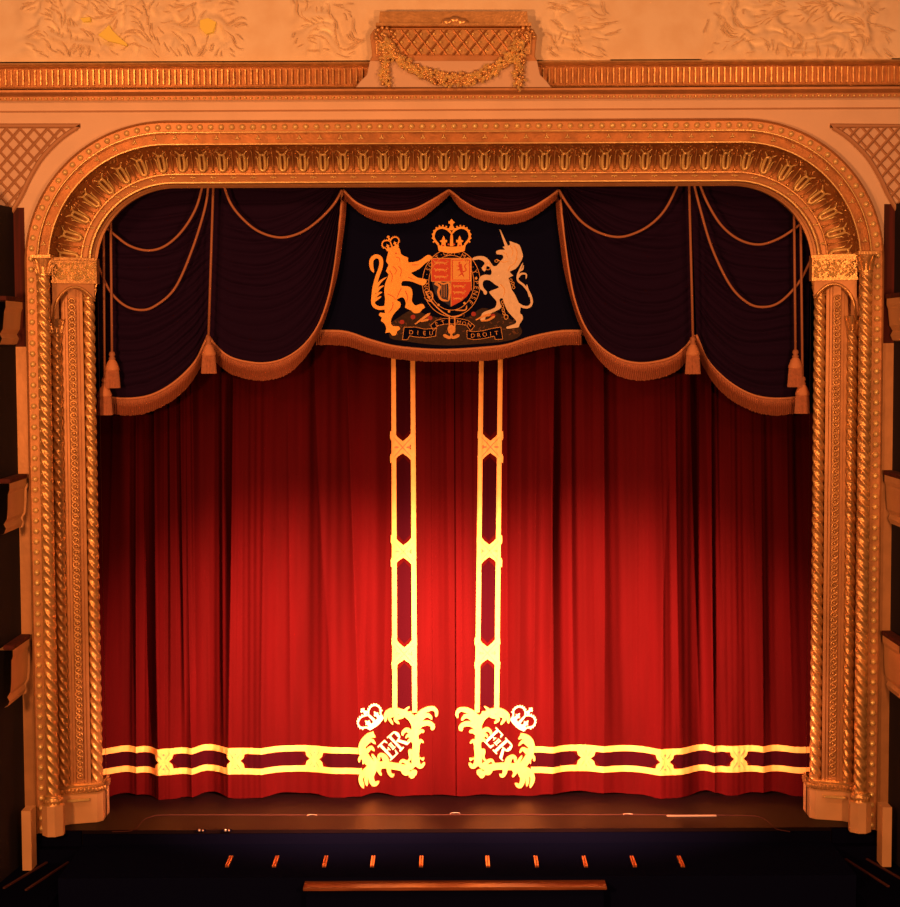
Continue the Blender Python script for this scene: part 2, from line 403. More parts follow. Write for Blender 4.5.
# equal spacing param along the cove middle
Tc = [1+i/60 for i in range(60)]+[2+i/60 for i in range(60)]+[3+i/60 for i in range(61)]
cp = [cove_pt(t, .8) for t in Tc]; Ls = [0]
for i in range(1, len(cp)): Ls.append(Ls[-1]+(cp[i]-cp[i-1]).length)
def t_at(d):
    d = max(0, min(Ls[-1], d))
    for i in range(len(Ls)-1):
        if Ls[i+1] >= d: return Tc[i]+(Tc[i+1]-Tc[i])*(d-Ls[i])/max(1e-9, Ls[i+1]-Ls[i])
    return 4.0
NU = round(Ls[-1]/.392); ST = Ls[-1]/NU
random.seed(4)
leaf = MB(); barL = []; reedL = []
for k in range(NU):
    bars = MB(); reeds = MB(); barL.append(bars); reedL.append(reeds)
    d0 = (k+.5)*ST
    def cpd(dd, v, out):   # local coordinates: dd along, v across, out = raised to the audience
        p = cove_pt(t_at(d0+dd), v); return p+Vector((0, -out, 0))
    # looped bar (upright oval ring)
    sg = lambda q: math.copysign(abs(q)**.45, q)
    ring = [(.048*sg(sin(a)), .76-.20*sg(cos(a))) for a in [2*PI*i/16 for i in range(17)]]
    bars.tube([cpd(x, v, .07) for x, v in ring], .030, 5, caps=False)
    for sx in (-1, 1):
        bars.tube([cpd(sx*.035, .62, .05), cpd(sx*.06, .5, .05), cpd(sx*.11, .42, .04)], [.022, .018, .008], 5)
        bars.tube([cpd(sx*.08, .95, .03), cpd(sx*.095, .8, .05), cpd(sx*.10, .66, .04), cpd(sx*.13, .60, .02)], [.012, .016, .015, .006], 5)
    bars.ball(cpd(0, .97, .05), .05, .03, .03, n=8, m=4)
    reeds.tube([cpd(ST/2, .98, .03), cpd(ST/2, .8, .045), cpd(ST/2, .6, .04), cpd(ST/2, .45, .02)], [.016, .014, .014, .010], 5)
    reeds.ball(cpd(ST/2, .97, .03), .035, .03, .03, n=6, m=4)
    for q in range(16):
        x = random.uniform(-.5, .5)*ST; v = random.uniform(.18, .66)
        a = random.uniform(0, 2*PI); l = random.uniform(.03, .05)
        p = cpd(x, v, .015); e = p+Vector((l*cos(a), -.03, l*sin(a)))
        leaf.tube([p, (p+e)/2+Vector((0, -.015, 0)), e], [.008, .020, .004], 4)
units('palmette', 'goldbright', barL, arch)
units('reed', 'gold', reedL, arch)
leaf.build('foliage_ornament', 'gold', arch)['kind'] = 'stuff'
# inner strips
sweep([(172, 79.5, -.22), (172.3, 80, -.32), (174, 81.6, -.32), (174.4, 82, -.24), (180.6, 88, -.20), (181, 88.6, -.28), (182.4, 90.4, -.28), (182.8, 90.8, -.16), (183.4, 91.4, -.10), (185.3, 93.6, -.08), (185.4, 94, -.02), (187, 97.2, 0), (187, 97.4, .42)], tlist(legs=False, nc=34)).build('inner_moulding', 'goldpaint', arch)
sweep([(180.6, 88, -.26), (181, 88.6, -.32), (182.2, 90, -.32), (182.6, 90.6, -.24)], tlist(legs=False, nc=34)).build('fillet', 'goldbright', arch)
sweep([(172.2, 79.8, -.28), (172.7, 80.3, -.34), (173.5, 81.2, -.34), (174, 81.6, -.28)], tlist(legs=False, nc=34)).build('fillet', 'gold', arch)
W1, H1 = WH(176.2, 83.6, -.24)
path = resample([arcpt(t, W1, H1, -.25, 0) for t in tlist(legs=False, nc=40)], .392)
its = []
for p in path:
    mb = MB(); its.append(mb)
    for a in (R(200), R(270), R(-20)): mb.tube([p, p+Vector((.075*cos(a), -.02, .04*sin(a)))], [.02, .006], 5)
units('leaf_tip', 'goldbright', its, arch)

# ================================================================== COLUMNS
def rope_mb(cx, cy, z0, z1, Rr, pitch=.2067, strands=4, na=36, nh=18):
    rows = []; nz = int((z1-z0)/pitch*nh)
    for i in range(nz+1):
        z = z0+(z1-z0)*i/nz; row = []
        for j in range(na):
            a = 2*PI*j/na; f = (strands*a/(2*PI)+z/pitch) % 1.0
            if f < .56: b = .32*math.sqrt(max(0, sin(PI*f/.56)))
            elif f < .78: b = .10*math.sqrt(max(0, sin(PI*(f-.56)/.22)))
            else: b = .10*math.sqrt(max(0, sin(PI*(f-.78)/.22)))
            r = Rr*(.72+b); row.append((cx+r*sin(a), cy-r*cos(a), z))
        rows.append(row)
    return MB().quadgrid(rows, closed=True)
def leafring(mb, c, r, z, h, n=16, out=.03):
    for k in range(n):
        a = 2*PI*k/n; dx, dy = sin(a), -cos(a)
        mb.tube([(c[0]+r*dx, c[1]+r*dy, z), (c[0]+(r+out*.6)*dx, c[1]+(r+out*.6)*dy, z+h*.55), (c[0]+(r+out*1.5)*dx, c[1]+(r+out*1.5)*dy, z+h)], [.022, .026, .012], 5)
SIDE = {-1: 'left', 1: 'right'}
def octo(cx, cy, rx, ry, c=.35):
    return [(cx-rx, cy-ry*c), (cx-rx*c, cy-ry), (cx+rx*c, cy-ry), (cx+rx, cy-ry*c), (cx+rx, cy+ry*c), (cx+rx*c, cy+ry), (cx-rx*c, cy+ry), (cx-rx, cy+ry*c)]
# geometry shared by both sides, measured on the left, mirrored in world x
Yo = -1.15; xo = abs(XL(47.3, Yo, 500)); Ro = .125
zob = Z(795, Yo, 50); zot = Z(275, Yo, 46)
ropeA = rope_mb(0, 0, 0, zot-zob, Ro).build('shaft', 'gold', smooth=True); meA = ropeA.data; bpy.data.objects.remove(ropeA)
Yi = -.12; xi = abs(XL(92.3, Yi, 500)); zib = Z(783, Yi, 95); zit = Z(296, Yi, 90)
ropeB = rope_mb(0, 0, 0, zit-zib, .115).build('shaft', 'gold', smooth=True); meB = ropeB.data; bpy.data.objects.remove(ropeB)
Yd = -.42; xd = abs(XL(59.5, Yd, 500)); zdb = Z(783, Yd, 60); zdt = Z(333, Yd, 60)
ropeC = rope_mb(0, 0, 0, zdt-zdb, .10).build('shaft', 'gold', smooth=True); meC = ropeC.data; bpy.data.objects.remove(ropeC)
def inst(me, name, parent, world):
    o = bpy.data.objects.new(name, me); COL.objects.link(o); o.parent = parent; o.location = Vector(world)-parent.location; return o
for s in (-1, 1):
    sd = SIDE[s]
    # ---- outer twisted column
    cx = s*xo
    c = thing('twisted_column', 'slim gilded rope-twist column beside the beaded outer edge, %s of the stage' % sd, 'column', (cx, Yo, 0), )
    inst(meA, 'shaft', c, (cx, Yo, zob))
    mb = MB().zprism(octo(cx, Yo, .21, .21), -.0, zob-.18); mb.build('plinth', 'plinth', c, bevel=.01)
    mb = MB().lathe((cx, Yo, 0), [(.20, zob-.19), (.205, zob-.17), (.17, zob-.155), (.19, zob-.11), (.185, zob-.06), (.15, zob-.03), (.165, zob-.015), (.13, zob), (0, zob)])
    leafring(mb, (cx, Yo), .165, zob-.15, .09, 18, .012); mb.build('base_moulding', 'gold', c, smooth=True)
    mb = MB().lathe((cx, Yo, 0), [(.0, zot-.01), (.14, zot-.01), (.14, zot+.02), (.12, zot+.03), (.125, zot+.15), (.165, zot+.28), (.18, zot+.33), (0, zot+.33)])
    leafring(mb, (cx, Yo), .12, zot+.03, .16, 12, .03); leafring(mb, (cx, Yo), .125, zot+.14, .15, 10, .035)
    mb.box(cx-.19, cx+.19, Yo-.19, Yo+.1, zot+.32, zot+.38); mb.build('capital', 'gold', c)
    # ---- clustered pier
    pc = (s*abs(XL(76, -.3, 500)), -.3, 0)
    p = thing('clustered_pier', 'gilded pier with two rope shafts on one pale plinth, %s of the stage' % sd, 'pier', pc)
    xa = abs(XL(62, -.35, 780)); xb = abs(XL(104.3, -.1, 800))
    # plinth: chamfered block following the splay
    P = [(-xb, .40), (-xb, -.20), (-xb-.10, -.32), (-xb-.25, -.36), (-xb-.60, -.46), (-xa+.05, -.56), (-xa-.12, -.50), (-xa-.12, .40)]
    zpl = Z(793, -.3, 80)
    def sc(pts, g): # grow outline
        mx = sum(q[0] for q in pts)/len(pts); my = sum(q[1] for q in pts)/len(pts)
        return [(q[0]+(g if q[0] > mx else -g), q[1]-(g if q[1] < my else 0)) for q in pts]
    fx = lambda pts: [(-s*q[0]*-1 if s < 0 else -q[0], q[1]) for q in pts]
    P2 = [(q[0] if s < 0 else -q[0], q[1]) for q in P]
    MB().zprism(P2, 0, zpl).build('plinth', 'plinth', p, bevel=.012)
    mb = MB()
    for g, za, zb in ((.02, zpl, zpl+.03), (-.02, zpl+.03, zpl+.05), (.03, zpl+.05, zpl+.13), (-.02, zpl+.13, zpl+.15), (.01, zpl+.15, zpl+.18), (-.06, zpl+.18, zpl+.20)):
        q = [(a[0] if s < 0 else -a[0], a[1]) for a in sc(P, g)]; mb.zprism(q, za, zb)
    # small gadroons on the base moulding
    pl = [Vector((a[0] if s < 0 else -a[0], a[1], 0)) for a in sc(P, .04)][1:7]
    for q in resample(pl, .075): mb.ball((q.x, q.y, zpl+.09), .03, .03, .045, n=6, m=5)
    mb.build('base_moulding', 'gold', p)
    mb = MB(); xm = -abs(XL(79, -.5, 798)); q = [(xm-.22, -.60), (xm+.20, -.48), (xm+.20, -.40), (xm-.22, -.52)]
    mb.zprism([(a[0] if s < 0 else -a[0], a[1]) for a in q], Z(799.5, -.5), Z(797.5, -.5)); mb.build('plinth_strip', 'goldbright', p)
    inst(meB, 'shaft', p, (s*xi, Yi, zpl+.19)); inst(meC, 'shaft', p, (s*xd, Yd, zpl+.19))
    # back of the splay and pilaster panel
    zt = Z(262, -.4)
    xq = [abs(XL(a, Y, 500)) for a, Y in ((50, -.98), (55, -.25), (64, -.20), (64.5, -.34), (68, -.34), (68.3, -.30), (71, -.30), (71.5, -.26), (79.5, -.20), (80, -.24), (82.5, -.22), (83, -.26), (86, -.24), (86.3, -.02), (97, .03), (97.6, .45))]
    Yq = [-.98, -.25, -.20, -.34, -.34, -.30, -.30, -.26, -.20, -.24, -.22, -.26, -.24, -.02, .03, .45]
    MB().quadgrid([[(s*x, y, z) for x, y in zip(xq, Yq)] for z in (0, zt)]).build('pilaster', 'goldpaint', p)
    # overlapping coin moulding up the panel
    its = []; xc0 = abs(XL(75.3, -.26, 500)); z = Z(776, -.26, 75); k = 0
    while z < Z(300, -.26, 75):
        rr = [(s*xc0+.062*cos(a), -.27-.02*sin(a)*0, z+.055*sin(a)) for a in [2*PI*i/10 for i in range(11)]]
        mb = MB(); its.append(mb); mb.tube([Vector(q)+Vector((0, -.01, 0)) for q in rr], .017, 5, caps=False)
        mb.ball((s*xc0, -.26, z), .032, .02, .028, n=8, m=4)
        z += .119; k += 1
    units('coin_disc', 'gold', its, p)
    # capitals of the two shafts
    for (X, Y, zt_, r) in ((s*xi, Yi, zit, .12), (s*xd, Yd, zdt, .10)):
        mb = MB().lathe((X, Y, 0), [(0, zt_-.06), (r+.015, zt_-.06), (r+.02, zt_-.02), (r-.01, zt_), (r, zt_+.10), (r+.05, zt_+.24), (r+.06, zt_+.27), (0, zt_+.27)])
        leafring(mb, (X, Y), r-.01, zt_, .14, 10, .03); leafring(mb, (X, Y), r, zt_+.11, .13, 9, .035)
        mb.build('capital', 'gold', p)
    # entablature block under the cove and the quarter-arch bracket
    zA, zB = Z(259, -.4), Z(281, -.4)
    x0, x1 = abs(XL(53, -.6, 270)), abs(XL(97, -.25, 270))
    def pt(f, d): # splayed front line, f 0 outer .. 1 inner, d forward
        x = x0+(x1-x0)*f; return (s*x, -.72+.42*f-d)
    mb = MB()
    def slab(z0_, z1_, d, e=0):
        q = [pt(-e, d), pt(1+e, d), (s*(x1-.0), -.02), (s*x0, -.02)]; mb.zprism(q, z0_, z1_)
    slab(zB, zA, .0); slab(zA, zA+.05, .06, .03); slab(zB-.02, zB+.03, .03, .01); slab(zA-.05, zA-.02, .03, .01)
    mb.build('entablature', 'gold', p)
    mb = MB(); random.seed(9)
    for q in range(150):
        f = random.uniform(.03, .97); z = random.uniform(zB+.06, zA-.06); a = random.uniform(0, 6.28); x, y = pt(f, .005)
        mb.tube([(x, y, z), (x+.03*cos(a), y-.03, z+.03*sin(a)), (x+.05*cos(a+.6), y-.02, z+.05*sin(a+.6))], [.01, .018, .005], 4)
    mb.build('carved_foliage', 'goldbright', p)['kind'] = 'stuff'
    # bracket: plate with elliptic cut
    n = 14; top = []; bot = []; fE = .80; za = Z(286.5, -.5); zl = Z(322, -.6)
    for i in range(n+1):
        f = i/n
        if f < .55: zc = zl+(za-zl)*math.sqrt(max(0, 1-((.55-f)/.55)**2))
        else: zc = za-(za-Z(300, -.4))*((f-.55)/.45)**2
        top.append(f); bot.append(zc)
    mb = MB(); th = .10
    r1 = []; r2 = []; r3 = []; r4 = []
    for f, zc in zip(top, bot):
        x, y = pt(f*.93, -.02); r1.append((x, y, zB)); r2.append((x, y, zc)); r3.append((x, y+th, zc)); r4.append((x, y+th, zB))
    mb.quadgrid([r1, r2, r3, r4, r1]); mb.build('arched_bracket', 'goldpaint', p)
    mb = MB(); mb.tube([Vector(q)+Vector((0, -.02, .02)) for q in r2], .03, 6); mb.build('bracket_edge', 'gold', p, smooth=True)

    # ---- box ledges on the side wall against the arch
    for k, (ya, yb, lev) in enumerate(((300, 343, 'topmost'), (478, 528, 'middle'), (640, 696, 'lowest'))):
        Xw = s*8.5; z1_, z0_ = Z(ya, -1.5), Z(yb, -1.5)
        q = thing('box_balcony', 'curved gilded end of the %s stage box %s of the arch' % (lev, sd), 'balcony', (Xw, -1.5, z0_))
        prof = [(.0, z0_), (.06, z0_+.02), (.10, z0_+.12), (.06, z0_+.2), (.12, z0_+.3), (.14, z0_+.5), (.15, z1_-.2), (.18, z1_-.12), (.18, z1_)]
        mb = MB(); mb.quadgrid([[(Xw-s*a, yy, z) for a, z in prof]+[(Xw+s*.1, yy, z1_)] for yy in (-1.15, -1.35, -2.4)])
        mb.build('balcony_front', 'plinth', q)
        MB().box(min(Xw-s*.20, Xw), max(Xw-s*.20, Xw), -2.4, -1.12, z1_, z1_+.09).build('padded_rail', 'boxred', q, bevel=.02)
    # plain pilaster strip outside the arch
    xs = sorted((s*8.24, s*8.62)); MBs = MB().box(xs[0], xs[1], YW-.05, YW+.02, 0, Z(345, YW)).build('trim_side_'+sd, 'goldpaint'); struct(MBs)
    xs = sorted((s*8.30, s*8.70)); struct(MB().box(xs[0], xs[1], YW-.03, YW+.02, Z(345, YW), Z(206, YW)).build('wall_strip_'+sd, 'boxred'))
    # low white side door frame at the bottom
    xs = sorted((s*8.22, s*8.40)); struct(MB().box(xs[0], xs[1], -1.7, -1.30, -.55, Z(805, -1.4)).build('baseboard_'+sd, 'plinth'))

# ================================================================== MURAL + CARTOUCHE
mural = thing('painted_frieze', 'pale mural of reclining draped figures along the top of the wall', 'mural', (0, YW+.03, Z(60, YW)))
Ym = YW+.02
# plaster relief of drapery in the figure groups
groups = [(15, 245), (288, 358), (540, 610), (700, 890)]
def mask(px):
    m = 0
    for a, b in groups: m = max(m, min(1, max(0, (px-a)/18), 1) * min(1, max(0, (b-px)/22)))
    return max(0, m)
rows = []
for j in range(46):
    py = -8+71.8*j/45; row = []
    for i in range(420):
        px = -20+950*i/419; p = U(px, py, Ym); m = mask(px)*min(1, max(0, (60-py)/9))
        q = Vector((p.x*1.3, p.z*1.3, 0)); wv = noise.noise(q*1.1)*2.2; f = sin(9*(q.y*0.8+q.x*.35)+6*wv)+.5*sin(19*q.x*.6+11*wv)
        p.y = Ym-.02-.075*m*(f*.5+.5)-.04*m*noise.noise(q*5); row.append(p)
    rows.append(row)
MB().quadgrid(rows).build('relief', 'mural', mural, smooth=True)
random.seed(12); mb = MB()
def flow(x, y, ph): return 2.6*noise.noise(Vector((x*.022, y*.03, ph)))+1.1*noise.noise(Vector((x*.07, y*.07, ph+4)))+.5
for a, b in groups:
    for k in range(int((b-a)*.8)):
        x = random.uniform(a+4, b-4); y = random.uniform(-6, 54); l = random.uniform(5, 17); pts = []
        for i in range(9):
            if y > 57.5: break
            pts.append((x, y)); an = flow(x, y, a); x += l/8*cos(an); y += l/8*sin(an)
        if len(pts) > 3: mb.tube([U(q[0], q[1], Ym-.095) for q in pts], [.003]+[.009]*(len(pts)-2)+[.003], 4)
mb.build('figure_contours', 'muralline', mural)['kind'] = 'stuff'
for poly in ([(98, 35), (104, 30), (109, 25), (112, 30), (119, 37), (127, 44), (127, 46), (118, 43), (108, 41)], [(200, 20), (208, 18), (216, 22), (213, 32), (206, 34), (200, 28)], [(80, 18), (90, 17), (90, 21), (83, 22)]):
    q = [U(a, b, Ym-.15) for a, b in poly]; MB().prism([(v.x, v.z) for v in q], Ym-.15, Ym-.03).build('yellow_cloth', 'muralgold', mural)

cart = thing('cartouche_panel', 'gilded panel with diamond quilting and a flower swag over the centre of the arch', 'wall ornament', (0, YW-.2, Z(88, YW)))
Yc = YW-.32
left = [(355, 87.5), (358, 83), (364, 78), (368, 70), (370, 60), (372, 56), (371, 45), (370, 35), (374, 29), (380, 27.5)]
out = left+[(907-a, b) for a, b in left[::-1]]
w2 = lambda a, b, Y: ((U(a, b, Y).x), (U(a, b, Y).z))
MB().prism([w2(a, b, Yc) for a, b in out], Yc, YW+.04).build('panel_body', 'goldpaint', cart, bevel=.02)
MB().prism([w2(a, b, Yc) for a, b in [(356, 87.4), (360, 82), (367, 75), (370, 61), (537, 61), (540, 75), (547, 82), (551, 87.4)]], Yc-.03, Yc+.01).build('pedestal_face', 'lattice', cart, bevel=.01)
MB().prism([w2(a, b, Yc) for a, b in [(376, 55), (375, 34), (382, 29.5), (525, 29.5), (532, 34), (531, 55)]], Yc-.05, Yc+.01).build('quilted_face', 'gold', cart, bevel=.02)
mb = MB()
for d in (1, -1):
    for k in range(-4, 22):
        a0 = 375+k*13.0; pts = []
        for i in range(15):
            yy = 30+25*i/14; xx = a0+d*(yy-30)*.8+(0 if d > 0 else 20)
            if 377 < xx < 530: pts.append(U(xx, yy, Yc-.06))
        if len(pts) > 1: mb.tube([pts[0], pts[-1]], .022, 5)
mb.build('quilting', 'golddark', cart)
mb = MB()
for k in range(12):
    for jj in range(3): 
        xx = 382+k*13+(jj % 2)*6.5; yy = 34+jj*8.1
        if xx < 528: mb.ball(U(xx, yy, Yc-.07), .03, n=8, m=5)
mb.build('quilt_buttons', 'goldbright', cart, smooth=True)
mb = MB(); 
mb.prism([w2(a, b, Yc) for a, b in [(376, 24), (376, 27), (531, 27), (531, 24)]], Yc-.14, YW+.02)
mb.prism([w2(a, b, Yc) for a, b in [(380, 12), (379, 24), (528, 24), (527, 12)]], Yc-.06, YW+.02)
mb.build('top_rail', 'gold', cart)
mb = MB()
for c_ in (455, 448, 462): mb.ball(U(c_, 22-2*(c_ == 455), Yc-.1), .12, .06, .08)
mb.build('shell_boss', 'gold', cart, smooth=True)
for cx_ in (383, 524):
    mb = MB()
    for k in range(14):
        a = k*.55; r = .20-.012*k; c0 = U(cx_, 37, Yc-.06); mb.ball((c0.x+r*cos(a), c0.y-.02, c0.z+r*sin(a)), .045, n=6, m=4)
    mb.build('scroll', 'gold', cart, smooth=True)
# flower swag
random.seed(21); mb = MB(); lf = MB()
def cluster(px, py, r, n):
    for k in range(n):
        a = random.uniform(0, 6.28); q = r*math.sqrt(random.random()); c0 = U(px+q*cos(a), py+q*sin(a), Yc-.08-.07*(1-q/r)-random.random()*.03)
        if random.random() < .6: mb.ball(c0, random.uniform(.025, .045), n=7, m=5)
        else:
            b = random.uniform(0, 6.28); lf.tube([c0, c0+Vector((.05*cos(b), -.04, .05*sin(b))), c0+Vector((.09*cos(b), -.02, .09*sin(b)))], [.012, .03, .006], 5)
for px, py in [(v.x, v.y) for v in resample(cr([(388, 42, 0), (398, 57, 0), (415, 69, 0), (435, 77, 0), (455, 80, 0), (475, 77, 0), (495, 69, 0), (511, 57, 0), (519, 42, 0)], 6), 2.6)]:
    t = abs(px-454)/70; cluster(px, py, 3.6+3.2*(1-t*t), 11)
for cx_ in (385.5, 519):
    for k in range(14): cluster(cx_, 44+k*3.0, 5.5 if k > 2 else 4, 9)
mb.build('swag_flowers', 'gold', cart, smooth=True)['kind'] = 'stuff'; lf.build('swag_leaves', 'goldbright', cart)['kind'] = 'stuff'

# ================================================================== CURTAIN
YCU = 1.55
def ridge(p): 
    f = p % 1.0; return sin(PI*f)**1.0
XCOR = XL(395, YCU, 745)
def bigf(u): return sin(2*PI*(u*.62+.4*sin(u*.7+1)))*.12
def curtY(x, z):
    ax = x
    hz = max(0, min(1, z/12))
    n1 = noise.noise(Vector((x*.35, 3.1, 0)))*1.2
    spread = 1+.035*(hz-.3)
    u = x*spread+n1
    flat = 1-.85*math.exp(-((abs(x)-.55)/1.15)**4)*(1-.55*hz)
    big = bigf(u)*(1-.5*hz)
    a1 = 1-2*abs(sin(PI*(u*.95+.9*noise.noise(Vector((u*.7, z*.03, 7))))))
    a2 = 1-2*abs(sin(PI*(u*2.3+1.1*noise.noise(Vector((u*1.1, z*.04, 17))))))
    w1 = max(0, .5+1.1*noise.noise(Vector((u*.9, z*.06, 2)))); w2 = max(0, .5+1.1*noise.noise(Vector((u*1.4, z*.07, 12))))
    low = min(1, max(.45, z/2.5))
    mid = .16*a1*(.35+w1)+.085*a2*w2*low*(.6+.8*hz)
    mid *= min(1, .7+z*.1)
    fine = sin(2*PI*(u*6.3+1.2*sin(u*1.9)))*.010*(.3+.9*hz)
    return YCU-(big+mid+fine)*flat-.05
def hem(x):
    d = (YCU-.05)-curtY(x, .1); return .06-.0*d
def curt_world(px, py):
    p = U(px, py, YCU-.05)
    for _ in range(2): p = U(px, py, YCU-.05)
    return Vector((p.x, curtY(p.x, p.z), p.z))
SPLIT = (XL(454.5, YCU, 400), XL(455, YCU, 790))
ZT = 12.3
curtains = {}
for s in (-1, 1):
    c = thing('stage_curtain', '%s half of the red velvet stage curtain, with gold braid border and crowned cypher' % SIDE[s], 'curtain', (s*3.7, YCU, 0))
    rows = []; nx = 620; nz = 56
    for j in range(nz+1):
        t = j/nz; row = []
        for i in range(nx+1):
            x = s*(.0+7.75*i/nx)+.0
            f_ = 1-.85*math.exp(-((abs(x)-.55)/1.15)**4)
            zb = max(.006, .035-.3*bigf(x*.99+noise.noise(Vector((x*.35, 3.1, 0)))*1.2)*f_-.01*sin(x*9))
            z = zb+(ZT-zb)*t
            y = curtY(x, z)+(.04*i/40 if (i < 40 and s < 0) else 0)
            # overlap at the split: the left half passes slightly behind
            if i == 0: y += .10
            row.append((x+ (0.0), y, z))
        rows.append(row)
    MB().quadgrid(rows).build('cloth', 'velvet', c, smooth=True)
    curtains[s] = c

def wp(px, py): return curt_world(px, py)
MX = 446.8
def strip_poly(pts, w, axis):
    a = []; b = []
    for p in pts:
        if axis == 'v': a.append((p[0]-w/2, p[1])); b.append((p[0]+w/2, p[1]))
        else: a.append((p[0], p[1]-w/2)); b.append((p[0], p[1]+w/2))
    return a+b[::-1]
def grid_strip(x0a, x0b, y0, x1a, x1b, y1, off=.014, nx=3, ny=60):
    """cloth band between two edge lines, following the pleats"""
    rows = []
    for j in range(ny+1):
        t = j/ny; y = y0+(y1-y0)*t; a = x0a+(x1a-x0a)*t; b = x0b+(x1b-x0b)*t
        rows.append([wp(a+(b-a)*i/nx, y)+Vector((0, -off, 0)) for i in range(nx+1)])
    return MB().quadgrid(rows)
# vertical braid strips: (left px at y=356, left px at y=715, width)
VB = {-1: ((391, 392.2), (410, 412)), 1: ((479, 474.5), (498, 494))}
rosx = {-1: [(402.8, 447), (403.5, 551), (404.3, 653)], 1: [(490.4, 447), (489.4, 551), (487.4, 653)]}
horx = {-1: [165, 236, 314], 1: [586.5, 663.5, 739]}
def hseg(s):   # outer/inner px of the horizontal border
    return (97, 362) if s < 0 else (531, 818)
def ybase(px): return 749.5-.002*(px-450)
for s in (-1, 1):
    c = curtains[s]
    for (a, b) in VB[s]:
        w0 = 4.5
        grid_strip(a+.3, a+.3+w0, 340, b+.3, b+.3+4.8, 712, off=.03).build('gold_braid', 'trim', c, solid=.012)
    L0, R0 = VB[s]
    # dark panels between strips
    ys = [(330, 437), (457, 541), (561, 643), (663, 712)]
    for (ya, yb) in ys:
        f = lambda y: (y-340)/372
        xa = lambda y: L0[0]+(L0[1]-L0[0])*f(y)+4.6
        xb = lambda y: R0[0]+(R0[1]-R0[0])*f(y)+.6
        xm = (xa(ya)+xb(ya))/2; xm2 = (xa(yb)+xb(yb))/2
        poly = [(xa(ya+8), ya+8), (xm, ya), (xb(ya+8), ya+8), (xb(yb-8), yb-8), (xm2, yb), (xa(yb-8), yb-8)]
        conform([poly], wp, 2.5, .012).build('dark_panel', 'velvetdark', c)
    # leafy crosses on the vertical border
    for cx, cy in rosx[s]:
        X = [(-12.5, -16), (-9, -15), (-5, -10), (0, -6), (5, -10), (9, -15), (12.5, -16), (12.8, -9), (9, -4), (6, 0), (9, 4), (12.8, 9), (12.5, 16), (9, 14), (5, 9.5), (0, 6), (-5, 9.5), (-9, 14), (-12.5, 16), (-12.8, 9), (-9, 4), (-6, 0), (-9, -4), (-12.8, -9)]
        lob = [[(cx+a, cy+b) for a, b in X]]
        for sx in (-1, 1):
            for sy in (-1, 1):
                for t in (.45, .8): lob.append(stroke([(cx+sx*11*t, cy+sy*11*t), (cx+sx*(11*t+3.5), cy+sy*(11*t-1.5))], 4, 2, 3))
        o = conform(lob, wp, 3, .045).build('braid_rosette', 'trim', c)
        q = [stroke([(cx, cy), (cx+sx*9, cy+sy*10)], .8, .4, 3) for sx in (-1, 1) for sy in (-1, 1)]+[[(cx+2.2*cos(a)+sx*6, cy+1.0*sin(a)) for a in [2*PI*i/8 for i in range(8)]] for sx in (-1, 1)]
        conform(q, wp, 3, .056).build('vein', 'fringe', o)
    # horizontal border
    ha, hb = hseg(s)
    for dy, w in ((0, 6.2), (20.3, 6.2)):
        rows = []
        n = 150
        for i in range(n+1):
            px = ha+(hb-ha)*i/n; y = ybase(px)+dy
            # hold height in the world so the braid dips with the pleats
            base = U(px, y, YCU-.05); row = []
            for k in range(4):
                z = base.z+(.5-k/3)*w*.0205; row.append(Vector((base.x, curtY(base.x, z)-.03, z)))
            rows.append(row)
        MB().quadgrid(rows).build('gold_braid', 'trim', c, solid=.012)
    def hw(px, py):
        return wp(px, py)
    xs = horx[s]; edges = [ha]+xs+[hb]
    for k in range(len(edges)-1):
        a, b = edges[k], edges[k+1]; a2 = a+(7 if k else 0); b2 = b-(7 if k < len(edges)-2 else 0)
        y0 = ybase((a+b)/2)+2.5; y1 = y0+15.5; ym = (y0+y1)/2
        poly = [(a2+8 if k else a, y0), (b2-8 if k < len(edges)-2 else b, y0), (b2 if k < len(edges)-2 else b, ym), (b2-8 if k < len(edges)-2 else b, y1), (a2+8 if k else a, y1), (a2, ym)]
        conform([poly], hw, 2.5, .012).build('dark_panel', 'velvetdark', c)
    for cx in xs:
        cy = ybase(cx)+10.2
        X = [(-17, -12.5), (17, -12.5), (14, -8), (9, -7), (8, -3), (4.5, 0), (8, 3), (9, 7), (14, 8), (17, 12.5), (-17, 12.5), (-14, 8), (-9, 7), (-8, 3), (-4.5, 0), (-8, -3), (-9, -7), (-14, -8)]
        o = conform([[(cx+a, cy+b) for a, b in X]], hw, 2.5, .045).build('braid_rosette', 'trim', c)
        q = [[(cx+1.0*cos(a), cy+sy*7+1.0*sin(a)) for a in [2*PI*i/7 for i in range(7)]] for sy in (-1, 1)]+[stroke([(cx+sx*2, cy+sy*3), (cx+sx*6, cy+sy*9)], .7, .4, 3) for sx in (-1, 1) for sy in (-1, 1)]
        conform(q, hw, 2.5, .056).build('vein', 'fringe', o)

